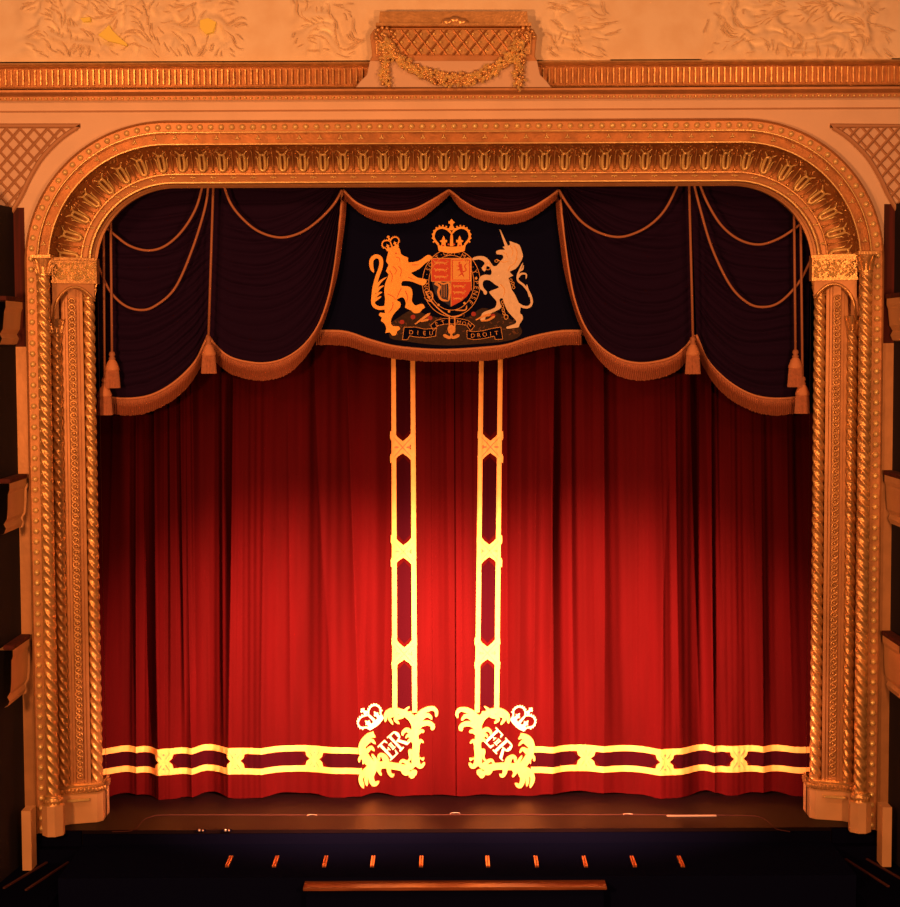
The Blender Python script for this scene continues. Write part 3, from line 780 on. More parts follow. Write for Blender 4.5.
def crown(c0, up, hw, H_, band=.24):
    """polygons of a royal crown; c0 middle of the base, up unit vector, hw half width of the base, H_ height to the orb"""
    ux, uy = up; rx, ry = -uy, ux
    def P(a, b): return (c0[0]+rx*a*hw+ux*b*H_, c0[1]+ry*a*hw+uy*b*H_)
    pl = []
    pl.append([P(-1, 0), P(-.5, -.06), (P(0, -.08)), P(.5, -.06), P(1, 0), P(1.08, band), P(.5, band-.05), P(0, band-.07), P(-.5, band-.05), P(-1.08, band)])
    w = hw*.17
    for sg in (-1, 1):
        pl.append(stroke([P(sg*1.0, band), P(sg*1.38, .48), P(sg*1.25, .74), P(sg*.8, .85), P(sg*.3, .78), P(0, .62)], w, w))
        for k in range(9):
            t = k/8; a = 1.0*PI*t-.15; q = P(sg*(.72+.75*cos(a*.9-.35)), .52+.40*sin(a*.9-.35))
            pl.append([(q[0]+w*.42*cos(b), q[1]+w*.42*sin(b)) for b in [2*PI*i/6 for i in range(6)]])
        pl.append(stroke([P(sg*.62, band-.05), P(sg*.62, .55)], w*2.2, w*.8)); pl.append(stroke([P(sg*.35, band+.14), P(sg*.9, band+.14)], w*1.1, w*1.1))
    pl.append(stroke([P(0, band-.05), P(0, .66)], w*1.6, w*1.0))
    m = P(0, .84); r = hw*.19; pl.append([(m[0]+r*cos(b), m[1]+r*sin(b)) for b in [2*PI*i/10 for i in range(10)]])
    pl.append(stroke([P(0, .88), P(0, 1.16)], w*1.2, w*1.4)); pl.append(stroke([P(-.24, 1.04), P(.24, 1.04)], w*1.1, w*1.1))
    return pl
def zD(pts): return [(350+a/9.07, 695+b/9.07) for a, b in pts]
def SD(pts, a, b=None): return zD(stroke(pts, a, b))
frame = [
 SD([(215, 365), (150, 385), (112, 440), (118, 510), (150, 580), (200, 640), (250, 665)], 48, 74),
 SD([(220, 655), (320, 640), (420, 645), (500, 655), (590, 630)], 62, 56),
 SD([(600, 640), (592, 540), (600, 450), (588, 350), (590, 250), (600, 170)], 74, 48),
 SD([(600, 270), (555, 200), (480, 155), (400, 140), (335, 165), (315, 225)], 74, 30),
 SD([(590, 240), (640, 165), (700, 130), (760, 125), (785, 160), (778, 200)], 60, 22),
 SD([(600, 260), (660, 195), (710, 185), (745, 222)], 60, 22),
 SD([(600, 300), (650, 262), (710, 255), (750, 280), (742, 318)], 50, 36),
 SD([(600, 350), (640, 325), (675, 330)], 40, 24), SD([(500, 160), (505, 130), (540, 100)], 40, 12),
 SD([(380, 150), (330, 180), (318, 250)], 50, 22), SD([(430, 165), (355, 200), (390, 268)], 46, 18), SD([(480, 180), (410, 215), (448, 258)], 46, 16),
 SD([(540, 190), (545, 160), (560, 150)], 40, 16),
 SD([(130, 400), (190, 372), (230, 395)], 46, 14), SD([(130, 450), (185, 418), (230, 455)], 46, 14), SD([(150, 510), (190, 485), (220, 520)], 46, 12),
 SD([(150, 560), (95, 555), (85, 598)], 40, 16), SD([(170, 600), (130, 590), (120, 620)], 30, 12),
 SD([(215, 660), (140, 690), (100, 750), (125, 838)], 74, 24), SD([(215, 680), (150, 740), (155, 825)], 50, 20),
 SD([(220, 670), (190, 750), (215, 820), (262, 795)], 60, 26),
 SD([(270, 660), (262, 700), (285, 738)], 46, 16), SD([(350, 660), (355, 700), (378, 732), (402, 712)], 46, 16),
 SD([(480, 660), (500, 700), (545, 690)], 50, 40), SD([(540, 690), (560, 735), (592, 705)], 40, 24), SD([(560, 690), (595, 690), (590, 720)], 36, 20),
 SD([(600, 580), (645, 545), (665, 590)], 50, 26), SD([(600, 600), (640, 645), (680, 610)], 50, 22),
 SD([(610, 450), (640, 410), (668, 432)], 40, 12), SD([(600, 500), (560, 520), (535, 495)], 30, 12),
 SD([(590, 370), (520, 310), (480, 335), (480, 362)], 46, 18), SD([(590, 400), (530, 360), (505, 385)], 40, 14), SD([(590, 420), (545, 400), (520, 425)], 36, 12),
 SD([(580, 600), (575, 520), (540, 500), (545, 570), (500, 610)], 30, 16), SD([(540, 625), (480, 590), (445, 620)], 34, 18),
 SD([(330, 640), (300, 560), (262, 560), (262, 605)], 46, 20), SD([(345, 620), (330, 570), (300, 545)], 30, 14),
 SD([(260, 640), (225, 590), (195, 545)], 40, 14)]
# cypher letters in local (u along, v down)
def Rc(u0, v0, u1, v1): return [(u0, v0), (u1, v0), (u1, v1), (u0, v1)]
def serifE():
    return [Rc(-106, -85, -84, 85), Rc(-126, -88, -36, -76), Rc(-126, 76, -28, 88), Rc(-85, -6, -58, 4), [(-36, -88), (-30, -88), (-28, -50), (-34, -50), (-46, -76)], [(-28, 88), (-22, 88), (-18, 46), (-25, 46), (-40, 76)], Rc(-60, -18, -54, 16)]
def serifR():
    a = [Rc(18, -85, 40, 85), Rc(2, -88, 60, -77), Rc(4, 77, 56, 88)]
    a.append(stroke([(50, -82), (92, -76), (108, -42), (92, -8), (40, 0)], 14, 13)); a.append(stroke([(92, -62), (101, -42), (92, -22)], 20, 20, round_ends=False))
    a.append([(50, -2), (72, -4), (122, 80), (140, 80), (138, 90), (96, 90)]); return a
def numeralII():
    a = []
    for k in (-32, -14): a.append(Rc(k, -24, k+8, 24))
    a += [Rc(-38, -30, 0, -24), Rc(-38, 24, 0, 30)]; return a
for s in (-1, 1):
    c = curtains[s]
    def mk(polys): return polys if s < 0 else [[(2*MX-p[0]+.002*(p[1]-740), p[1]) for p in q] for q in polys]
    o = conform(mk(frame), wp, 2.2, .06).build('cypher_frame', 'trim', c); o['label'] = 'gold scrolled leaf frame'
    cx0 = (350+243/9.07, 695+272/9.07)
    o2 = conform(mk(crown(cx0, (-.67, -.743), 9.2, 20)), wp, 2.2, .05).build('crown', 'unicorn', c); o2['label'] = 'cream embroidered crown'
    # letters: text runs up to the right on the left half, down to the right on the right half
    if s < 0: oc = (350+392/9.07, 695+452/9.07); u = (.70, -.714); v = (.714, .70)
    else: oc = (445+485/9.0, 695+435/9.0); u = (.70, .714); v = (-.714, .70)
    let = serifE()+serifR()+numeralII(); k = 1/9.4
    polys = [[(oc[0]+(a*u[0]+b*v[0])*k, oc[1]+(a*u[1]+b*v[1])*k) for a, b in q] for q in let]
    o3 = conform(polys, wp, 2.2, .05).build('cypher_letters', 'unicorn', c); o3['label'] = 'cream E II R letters'

# ================================================================== PELMET
YP = .92
def swag(name, label, hemp, lowp, topL, topR, nf, ytop=178, group=None, tex='swag', depth=.22):
    """hemp/lowp: header and fringe-end polylines (px) ; topL/topR: px of the gathered top"""
    n = 70; hc = cr([(a, b, 0) for a, b in hemp], 8); hc = resample(hc, 1.6); n = len(hc)-1
    lc = cr([(a, b, 0) for a, b in lowp], 8); 
    L = [0]
    for i in range(1, len(lc)): L.append(L[-1]+(lc[i]-lc[i-1]).length)
    def lat(t):
        d = L[-1]*t
        for i in range(len(L)-1):
            if L[i+1] >= d: return lc[i].lerp(lc[i+1], (d-L[i])/max(1e-9, L[i+1]-L[i]))
        return lc[-1]
    mid = U((topL+topR)/2, ytop, YP)
    root = thing(name, label, 'drapery', (mid.x, YP, mid.z), group)
    def dep(sx, t): return YP-depth*sin(PI*sx)**.8*t*(1.0-.25*t)-.04
    rows = []; m = nf*9
    ph = topL*.37
    for j in range(m+1):
        t = j/m; row = []
        for i in range(n+1):
            sx = i/n; h = hc[i]; tx = topL+(topR-topL)*sx
            e = t**(1.0)
            px = tx+(h.x-tx)*(e**.8); py = ytop+(h.y-ytop)*e
            q = t*nf+.35*noise.noise(Vector((sx*3, t*6, ph)))+.9*noise.noise(Vector((sx*1.2, t*2.0, ph+9)))
            amp = (.10+.04*noise.noise(Vector((q*1.7, sx*2, ph))))*min(1, 1.5*sin(PI*min(1, max(0, sx*.96+.02)))+.15)
            f = (q % 1.0); sh = math.sqrt(max(0, sin(PI*f)))
            row.append(U(px, py, dep(sx, t)-amp*sh*(1 if t < .999 else .3)))
        rows.append(row)
    MB().quadgrid(rows).build('drape', tex, root, smooth=True)
    # header braid
    pts = [U(hc[i].x, hc[i].y, dep(i/n, 1)-.05) for i in range(n+1)]
    MB().tube(pts, .026, 6).build('header_braid', 'fringehead', root, smooth=True)
    # fringe: fine vertical bullion strands
    ns = int(n*1.55); rows = [[], [], []]; random.seed(int(topL))
    for i in range(ns+1):
        t = i/ns; fi = t*n; i0 = min(n-1, int(fi)); a = hc[i0].lerp(hc[i0+1], fi-i0); b = lat(t); d = dep(t, 1)-.04; o_ = .035 if i % 2 else -.03
        jit = random.uniform(-.5, .5)
        rows[0].append(U(a.x, a.y, d)); rows[1].append(U((a.x+b.x)/2, (a.y+b.y)/2, d-.03+o_)); rows[2].append(U(b.x, b.y+jit, d-.01+o_))
    MB().quadgrid(rows).build('fringe', 'fringe', root)
    return root
PM = 451.2
h1 = [(97, 393), (110, 397.5), (134, 398.4), (155, 393.6), (176, 381), (194, 363), (203, 346), (208, 335)]
l1 = [(97, 410), (113, 414), (134, 415.5), (155, 410), (176, 398), (191, 383), (203, 363), (208, 350)]
h2 = [(208, 335), (216.5, 346.5), (230, 357), (248, 362), (266, 363), (284, 358.5), (302, 346.5), (317, 327), (327.5, 300), (333.5, 270), (337.4, 240), (340.4, 216), (342.5, 192)]
l2 = [(208, 352), (216, 362), (229, 373), (247, 379), (266, 380.5), (288, 374), (308, 354), (323, 325), (331.5, 299), (338.5, 270), (342.5, 242), (345.5, 218), (347, 197)]
swag('drapery_swag', 'outermost maroon velvet swag beside the left pier, deep fringed hem', h1, l1, 92, 213, 17)
swag('drapery_swag', 'large maroon velvet swag just left of the emblem panel, between hanging tassel and panel', h2, l2, 213, 343, 15)
swag('drapery_swag', 'outermost maroon velvet swag beside the right pier, deep fringed hem', mir(h1, PM+1)[::-1], mir(l1, PM+1)[::-1], 2*PM-213, 2*PM-90, 17)
swag('drapery_swag', 'large maroon velvet swag just right of the emblem panel, between panel and hanging tassel', mir(h2, PM)[::-1], mir(l2, PM)[::-1], 2*PM-343, 2*PM-213, 15)
# emblem panel
YB = 1.02
pan = thing('emblem_pelmet', 'navy velvet pelmet panel embroidered with a royal coat of arms and fringed below', 'pelmet', (0, YB, Z(340, YB)))
bh = [(316, 331), (332, 331), (348, 332.5), (370, 340), (395, 346.5), (426, 349.6), (451, 350), (482, 348), (507, 345), (532, 337), (556, 332), (570, 331), (582, 331)]
bl = [(316, 345), (332, 345), (350, 347), (372, 354), (396, 359), (426, 361.5), (451, 361.6), (482, 361), (507, 358), (533, 351), (557, 346), (570, 345), (582, 345)]
rows = []; bhc = resample(cr([(a, b, 0) for a, b in bh], 6), 3)
for j in range(31):
    t = j/30; row = []
    for i, h in enumerate(bhc):
        sx = i/(len(bhc)-1); tx = 339+(562-339)*sx; px = tx+(h.x-tx)*t**1.3; py = 180+(h.y-180)*t; row.append(U(px, py, YB))
    rows.append(row)
MB().quadgrid(rows).build('velvet_ground', 'navy', pan, smooth=True)
MB().tube([U(p.x, p.y, YB-.03) for p in bhc], .03, 6).build('header_braid', 'fringehead', pan, smooth=True)
blc = resample(cr([(a, b, 0) for a, b in bl], 6), 3); nb = len(bhc)-1; ns = int(nb*2.9); rows = [[], [], []]
for i in range(ns+1):
    t = i/ns; a = bhc[min(nb, int(t*nb))].lerp(bhc[min(nb, int(t*nb)+1)], t*nb-int(t*nb)); k = len(blc)-1
    b = blc[min(k, int(t*k))].lerp(blc[min(k, int(t*k)+1)], t*k-int(t*k)); o_ = .035 if i % 2 else -.03
    rows[0].append(U(a.x, a.y, YB-.03)); rows[1].append(U((a.x+b.x)/2, (a.y+b.y)/2, YB-.05+o_)); rows[2].append(U(b.x, b.y+random.uniform(-.4, .4), YB-.04+o_))
MB().quadgrid(rows).build('fringe', 'fringe', pan)
# little top swags over the panel
YPs = YP; YP = .62
ht = [(343, 190), (357, 203), (376, 210.5), (395, 212), (413, 209.6), (429, 202), (449, 190)]
lt = [(345, 200), (363, 215), (382, 222.5), (398, 223.5), (419, 219.5), (435, 208), (450, 195)]
swag('drapery_swag', 'small shallow fringed swag above the crowned lion, top edge of the emblem panel', ht, lt, 345, 448, 5, 183, depth=.08)
ht2 = [(449, 190), (464, 201), (483, 210.5), (510, 213), (530, 208.5), (545, 200), (559, 190)]
lt2 = [(450, 195), (462, 210), (481, 220), (505, 224.5), (524, 221.5), (541, 212), (557, 199)]
swag('drapery_swag', 'small shallow fringed swag above the unicorn, top edge of the emblem panel', ht2, lt2, 450, 557, 5, 183, depth=.08)
YP = YPs

# ---- coat of arms
arms = bpy.data.objects.new('coat_of_arms', None); COL.objects.link(arms); arms.parent = pan
def pw(px, py): return U(px, py, YB-.005)
def zA_(pts): return [(360+a/7.256, 225+b/7.256) for a, b in pts]
def zB_(pts): return [(410+a/7.256, 215+b/7.256) for a, b in pts]
def zC_(pts): return [(455+a/7.256, 225+b/7.256) for a, b in pts]
def smooth_poly(pts, n=3):
    P = pts+[pts[0], pts[1]]; c = cr([(a, b, 0) for a, b in P], n); return [(p.x, p.y) for p in c[:len(pts)*n]]
def emb(name, polys, m, off, label=None):
    o = conform(polys, pw, 6, off).build(name, m, arms)
    if label: o['label'] = label
    return o
def ell(cx, cy, rx, ry, n=40, a0=0, a1=2*PI): return [(cx+rx*cos(a0+(a1-a0)*i/n), cy+ry*sin(a0+(a1-a0)*i/n)) for i in range(n if a1-a0 > 6.2 else n+1)]
def ring(cx, cy, rx, ry, w, n=48):
    return [[(cx+(rx+d)*cos(2*PI*q/n), cy+(ry+d)*sin(2*PI*q/n)) for q, d in ((i, 0), (i+1, 0), (i+1, w), (i, w))] for i in range(n)]
mound = zA_([(150, 760), (200, 800), (290, 840), (400, 860), (560, 880), (700, 885)])+zC_([(100, 870), (220, 860), (340, 850), (430, 800), (500, 770), (460, 730), (400, 700), (330, 620), (200, 560), (60, 640), (-60, 640)])+zA_([(560, 640), (460, 600), (340, 640), (260, 690), (180, 740)])
mound = smooth_poly([(390, 338), (388, 326), (398, 318), (412, 310), (425, 314), (440, 318), (455, 320), (470, 316), (482, 308), (496, 312), (512, 320), (522, 330), (517, 338), (500, 342), (475, 344), (450, 345.5), (425, 344), (405, 341)], 3)
emb('grassy_mound', [mound], 'foliage', .012, 'dark embroidered leaves under the supporters')
random.seed(5); lp = []
for k in range(90):
    px = random.uniform(388, 520); lo = 340-abs(px-452)*.10; py = random.uniform(313+abs(px-452)*.08, lo); a = random.uniform(0, 6.28)
    lp.append(stroke([(px, py), (px+2*cos(a), py+2*sin(a)), (px+3.2*cos(a+.5), py+3.2*sin(a+.5))], 1.3, .4, 2))
emb('leaf_sprays', lp, mat('leaf_thread', (.16, .08, .05), .8, bump=.3), .02)
emb('roses', [ell(a, b, 2.5, 2.3, 10) for a, b in ((413, 317), (473.5, 314), (493, 316), (402, 322), (430, 318))], 'rose', .024)
lion = [(205, 200), (190, 265), (208, 290), (188, 335), (208, 360), (185, 420), (176, 480), (183, 540), (176, 600), (182, 640), (150, 635), (138, 655), (160, 672), (152, 695), (178, 715), (192, 755), (184, 785), (215, 778), (235, 802), (262, 797), (270, 770), (292, 757), (280, 735), (245, 735), (226, 718), (228, 680), (250, 640), (292, 595), (292, 560), (265, 545), (298, 525), (320, 532), (334, 570), (328, 600), (368, 618), (395, 640), (432, 636), (452, 612), (470, 600), (458, 575), (430, 575), (405, 585), (385, 568), (376, 545), (382, 500), (372, 460), (345, 445), (302, 442), (305, 412), (332, 405), (380, 412), (430, 432), (462, 438), (484, 410), (470, 392), (420, 383), (372, 350), (388, 340), (432, 318), (472, 280), (522, 243), (514, 224), (490, 218), (458, 240), (420, 263), (352, 272), (350, 240), (325, 228), (298, 212), (292, 185), (275, 160), (232, 162), (208, 178)]
lt_ = [smooth_poly(zA_(lion), 2), zA_(stroke([(182, 600), (135, 602), (98, 575), (98, 510), (108, 440), (128, 370), (152, 300), (150, 245), (115, 228), (85, 255), (84, 305), (100, 345)], 26, 30))]
for a in ([(112, 460), (150, 410), (195, 378)], [(112, 490), (145, 455), (175, 440)], [(108, 520), (140, 495), (162, 488)], [(106, 545), (135, 530), (155, 518)]): lt_.append(zA_(stroke(a, 26, 6)))
o = emb('lion', lt_, 'liongold', .035, 'golden crowned lion supporter')
q = [zA_(stroke(a, 5, 3)) for a in ([(262, 235), (285, 240), (290, 268)], [(240, 300), (265, 330), (250, 360)], [(215, 330), (235, 370), (225, 420)], [(280, 300), (300, 330), (290, 380)], [(200, 500), (240, 520), (260, 545)], [(330, 480), (345, 520), (340, 560)], [(240, 560), (235, 600), (205, 640)], [(300, 460), (280, 500), (265, 540)], [(380, 290), (430, 290)], [(350, 380), (400, 400)])]
q += [zA_(ell(262, 205, 7, 5, 8))]
emb('lion_stitching', q, 'emblemred', .04)['kind'] = 'stuff'
emb('lion_crown', [p for p in crown((360+240/7.256, 225+175/7.256), (-.36, -.933), 6.3, 12.5)], 'liongold', .04)
uni = [(345, 160), (362, 180), (330, 180), (300, 190), (303, 213), (342, 216), (350, 238), (330, 262), (302, 296), (275, 296), (247, 255), (210, 228), (160, 228), (128, 240), (133, 256), (170, 250), (203, 262), (215, 284), (192, 312), (212, 338), (226, 322), (228, 300), (250, 305), (266, 340), (256, 364), (220, 360), (180, 378), (172, 420), (180, 462), (203, 480), (210, 502), (226, 505), (232, 485), (210, 460), (200, 430), (212, 402), (250, 402), (290, 432), (320, 452), (280, 470), (248, 485), (265, 512), (292, 542), (302, 562), (290, 600), (240, 620), (198, 640), (182, 692), (216, 692), (222, 666), (270, 636), (322, 612), (334, 590), (322, 542), (345, 532), (360, 580), (385, 630), (420, 668), (445, 700), (430, 720), (375, 738), (378, 753), (430, 747), (462, 740), (468, 720), (492, 682), (486, 650), (470, 640), (476, 600), (460, 560), (432, 500), (412, 470), (402, 430), (388, 385), (422, 368), (395, 340), (440, 318), (472, 275), (492, 230), (484, 190), (466, 145), (430, 130), (395, 118), (400, 142), (378, 152)]
ut = [smooth_poly(zC_(uni), 2), zC_([(322, 32), (331, 38), (383, 150), (362, 156)]), zC_(stroke([(460, 575), (490, 592), (530, 596), (556, 565), (542, 500), (500, 440), (458, 405), (455, 365), (475, 315), (492, 275)], 20, 12)), zC_(stroke([(455, 380), (480, 355), (515, 358), (515, 392)], 18, 8)), zC_(stroke([(545, 520), (528, 470), (520, 430)], 20, 6)), zC_(stroke([(470, 330), (490, 320), (496, 290)], 18, 6))]
emb('unicorn', ut, 'unicorn', .035, 'pale silver unicorn supporter with a chain')
q = [zC_(stroke(a, 6, 3)) for a in ([(350, 200), (372, 210), (380, 240)], [(400, 150), (420, 190), (410, 230)], [(430, 150), (450, 200), (440, 250)], [(450, 240), (430, 280), (400, 300)], [(300, 250), (350, 270), (390, 262)], [(330, 430), (360, 470), (350, 520)], [(400, 300), (380, 340)])]
for a, b in ((405, 402), (420, 425), (425, 452), (345, 560), (345, 590), (350, 618), (355, 642)): q += [zC_(p) for p in ring(a, b, 7, 9, 4, 10)]
q += [zC_(p) for p in ring(370, 668, 12, 14, 5, 12)]+[zC_(p) for p in ring(300, 262, 10, 7, 4, 10)]+[zC_(p) for p in ring(238, 300, 20, 24, 4, 12)]
emb('chain_and_mane', q, 'emblemorange', .042)
# garter
gc = (410+300/7.256, 215+492/7.256)
gr = ell(gc[0], gc[1], 28.3, 33.2); emb('garter', [ell(gc[0], gc[1], 27.5, 32.5, 48)], 'navy', .015)
emb('garter_edging', ring(gc[0], gc[1], 28.6, 33.4, .65)+ring(gc[0], gc[1], 22.3, 27.1, .6)+[zB_(stroke(a, 10, 8)) for a in ([(115, 560), (150, 620), (230, 700), (310, 740), (380, 725)], [(110, 560), (150, 555), (165, 590), (150, 625), (115, 610), (105, 580)], [(330, 690), (400, 690), (412, 655)], [(285, 735), (285, 860)], [(325, 735), (325, 860)], [(125, 585), (150, 600)])], 'emblemgold', .030)
emb('garter_studs', [ell(410+a/7.256, 215+b/7.256, 1.3, 1.3, 8) for a, b in ((207, 653), (283, 700), (395, 640), (480, 460))], 'emblemorange', .034)
# shield quarters
def shield(cx, cy, w, h):
    return [(cx-w, cy-h), (cx+w, cy-h), (cx+w, cy+h*.1), (cx+w*.92, cy+h*.45), (cx+w*.6, cy+h*.8), (cx, cy+h), (cx-w*.6, cy+h*.8), (cx-w*.92, cy+h*.45), (cx-w, cy+h*.1)]
sx0, sx1, sy0, sym, sxm = 410+158/7.256, 410+442/7.256, 215+318/7.256, 215+482/7.256, 410+298/7.256
bt = 215+665/7.256
QB = [(sxm, sym), (sx1, sym), (sx1-.3, sym+9), (sx1-4, sym+15), (sx1-10, sym+20), (sxm, bt)]
QL = [(sxm, sym), (sxm, bt), (sx0+8, sym+18), (sx0+3, sym+12), (sx0, sym)]
emb('shield_quarter', [[(sx0, sy0), (sxm, sy0), (sxm, sym), (sx0, sym)]], 'emblemred', .022, 'red quarter with three golden lions')
emb('shield_quarter', [[(sxm, sy0), (sx1, sy0), (sx1, sym), (sxm, sym)]], 'emblemorange', .022, 'gold quarter with one red rampant lion')
emb('shield_quarter', [QL], 'emblemblue', .022, 'blue quarter with a harp')
emb('shield_quarter', [QB], 'emblemred', .022, 'lower red quarter with three golden lions')
def beast(cx, cy, k=1.0):
    return [stroke([(cx-6*k, cy+.2), (cx-2*k, cy-.4), (cx+3*k, cy)], 1.6*k, 1.6*k, 3), stroke([(cx-6*k, cy-.6), (cx-6.6*k, cy-1.6*k)], 1.9*k, 1.4*k, 2), stroke([(cx+3*k, cy), (cx+5.5*k, cy-1.3*k), (cx+3.5*k, cy-2*k)], .7, .5, 3),
            stroke([(cx-5*k, cy+.4), (cx-6*k, cy+2*k)], .8, .6, 2), stroke([(cx-2*k, cy+.4), (cx-2.2*k, cy+2.1*k)], .8, .6, 2), stroke([(cx+2*k, cy+.3), (cx+2.6*k, cy+2.1*k)], .9, .6, 2), stroke([(cx+3*k, cy+.2), (cx+4.4*k, cy+1.9*k)], .8, .6, 2)]
lq = []
for k in range(3): lq.append(beast((sx0+sxm)/2+.6, sy0+4.2+k*7.0, 1.15))
for k in range(3): lq.append(beast((sxm+sx1)/2-.8+(-1.5*(k == 2)), sym+5+k*6.2, 1.05-.2*(k == 2)))
for q_ in lq: emb('quarter_lion', q_, 'emblemgold', .030)
cxh, cyh = (sxm+sx1)/2, (sy0+sym)/2
rl = [stroke([(cxh-1, cyh-6), (cxh, cyh-1), (cxh+1, cyh+3)], 3.2, 2.6, 3), stroke([(cxh-1, cyh-7), (cxh-2.6, cyh-7.4)], 3, 2, 2), stroke([(cxh, cyh-3), (cxh-4.6, cyh-4.5)], 1.3, .8, 2), stroke([(cxh, cyh-1), (cxh-4.6, cyh+.2)], 1.2, .8, 2), stroke([(cxh+1, cyh+3), (cxh-2.5, cyh+6)], 1.4, .9, 2), stroke([(cxh+1, cyh+3), (cxh+3, cyh+7)], 1.5, .9, 2), stroke([(cxh+1.6, cyh+2), (cxh+5, cyh), (cxh+3.6, cyh-4), (cxh+5.6, cyh-6.5)], 1, .8, 3)]
fr_ = [[(sxm+1, sy0+1), (sx1-1, sy0+1), (sx1-1, sy0+1.7), (sxm+1, sy0+1.7)], [(sxm+1, sym-1.7), (sx1-1, sym-1.7), (sx1-1, sym-1), (sxm+1, sym-1)], [(sxm+1, sy0+1), (sxm+1.7, sy0+1), (sxm+1.7, sym-1), (sxm+1, sym-1)], [(sx1-1.7, sy0+1), (sx1-1, sy0+1), (sx1-1, sym-1), (sx1-1.7, sym-1)]]
emb('rampant_lion', rl+fr_, 'emblemred', .030)
hp = [zB_(stroke(a, b_, c_)) for a, b_, c_ in (([(180, 495), (215, 520), (205, 560), (225, 610), (280, 625)], 20, 14), ([(180, 500), (205, 485), (240, 500), (285, 488)], 14, 12), ([(285, 490), (288, 560), (280, 625)], 18, 14))]+[zB_(stroke([(x, 505), (x, 605)], 2.5, 2.5)) for x in (228, 240, 252, 264)]
emb('harp', hp, 'emblemgold', .030)
emb('shield_edging', [[(sx0-.8, sy0-.8), (sx1+.8, sy0-.8), (sx1+.8, sy0), (sx0-.8, sy0)], [(sx0-.7, sy0), (sx0, sy0), (sx0, sym), (sx0-.7, sym)], [(sx1, sy0), (sx1+.7, sy0), (sx1+.7, sym+9), (sx1, sym+9)], [(sxm-.35, sy0), (sxm+.35, sy0), (sxm+.35, bt), (sxm-.35, bt)], [(sx0, sym-.35), (sx1, sym-.35), (sx1, sym+.35), (sx0, sym+.35)]], 'emblemgold', .027)
# royal crown
emb('royal_crown', crown((410+302/7.256, 215+262/7.256), (0, -1), 13.0, 27.5, .22), 'liongold', .035, 'golden crown over the shield')
emb('crown_jewels', [ell(410+a/7.256, 215+b/7.256, 1.1, .9, 8) for a, b in ((240, 222), (280, 214), (320, 214), (362, 222))], 'emblemred', .042)
# lettering
def text_polys(txt, fn, size, name, m, off):
    mb = MB()
    for ch, (x, y, ang) in fn:
        cu = bpy.data.curves.new('t', 'FONT'); cu.body = ch; cu.size = 1; cu.align_x = 'CENTER'; cu.resolution_u = 3; cu.offset = -.004
        o = bpy.data.objects.new('t', cu); COL.objects.link(o); bpy.context.view_layer.update()
        me = bpy.data.meshes.new_from_object(o.evaluated_get(bpy.context.evaluated_depsgraph_get()))
        b = len(mb.v)
        for v in me.vertices:
            lx, ly = v.co.x*size, -(v.co.y-.36)*size*1.0
            px = x+lx*cos(ang)-ly*sin(ang); py = y+lx*sin(ang)+ly*cos(ang); p = pw(px, py); mb.v.append((p.x, p.y-off, p.z))
        for f in me.polygons: mb.f.append(tuple(b+i for i in f.vertices))
        bpy.data.objects.remove(o); bpy.data.curves.remove(cu); bpy.data.meshes.remove(me)
    return mb.build(name, m, arms)
motto = 'HONI·SOIT·QUI·MAL·Y·PENSE'; lst = []
a0, a1 = R(150), R(150+255)
for i, ch in enumerate(motto):
    a = a0+(a1-a0)*(i+.5)/len(motto); lst.append((ch, (gc[0]+25.6*cos(a), gc[1]+30.4*sin(a), a+PI/2)))
text_polys(motto, lst, 6.4, 'garter_motto', 'emblemgold', .03)
# ribbons
def ribbon(polys, edges):
    emb('motto_ribbon', polys, 'navy', .028, 'dark ribbon edged in gold'); emb('ribbon_edging', edges, 'emblemgold', .034)
RL = zA_([(320, 742), (400, 740), (470, 756), (555, 748), (550, 806), (480, 818), (400, 812), (360, 804), (345, 832), (308, 832)])
RM = zB_([(150, 800), (190, 765), (240, 752), (300, 750), (360, 752), (420, 765), (470, 805), (440, 840), (410, 800), (350, 792), (300, 790), (250, 792), (200, 805), (170, 840)])
RR = zC_([(85, 766), (130, 774), (200, 768), (260, 752), (332, 740), (346, 828), (292, 832), (284, 806), (210, 824), (140, 832), (88, 822)])
def outline(P, w=.5): 
    return [stroke([P[i], P[(i+1) % len(P)]], w, w, 1, round_ends=False) for i in range(len(P))]
ribbon([RM, RL, RR], outline(RM)+outline(RL)+outline(RR))
def along(txt, p0, p1, sag=0):
    n = len(txt); out = []
    for i, ch in enumerate(txt):
        t = (i+.5)/n; x = p0[0]+(p1[0]-p0[0])*t; y = p0[1]+(p1[1]-p0[1])*t+sag*4*t*(1-t); ang = math.atan2(p1[1]-p0[1]+sag*4*(1-2*t), p1[0]-p0[0]); out.append((ch, (x, y, ang)))
    return out
text_polys('', along('DIEU', *[zA_([(348, 775), (540, 785)])[k] for k in (0, 1)], sag=.3), 6.0, 'ribbon_letters', 'emblemgold', .05)
text_polys('', along('ET', *zB_([(170, 797), (262, 772)])), 5.6, 'ribbon_letters', 'emblemgold', .04)
text_polys('', along('MON', *zB_([(335, 772), (450, 800)])), 5.6, 'ribbon_letters', 'emblemgold', .04)
text_polys('', along('DROIT', *zC_([(108, 803), (322, 780)]), sag=.3), 5.9, 'ribbon_letters', 'emblemgold', .05)
emb('thistle_and_rose_spray', [zB_(ell(300, 830, 28, 34, 14)), zB_(stroke([(300, 860), (290, 890), (240, 870)], 12, 26)), zB_(stroke([(300, 860), (310, 890), (360, 870)], 12, 26)), zA_(stroke([(400, 720), (440, 690), (510, 640)], 8, 22)), zA_(stroke([(440, 700), (500, 685)], 10, 20)), zC_(stroke([(150, 690), (210, 660), (260, 650)], 8, 24)), zC_(stroke([(190, 695), (240, 690), (290, 660)], 10, 18))], 'emblemgold', .04)

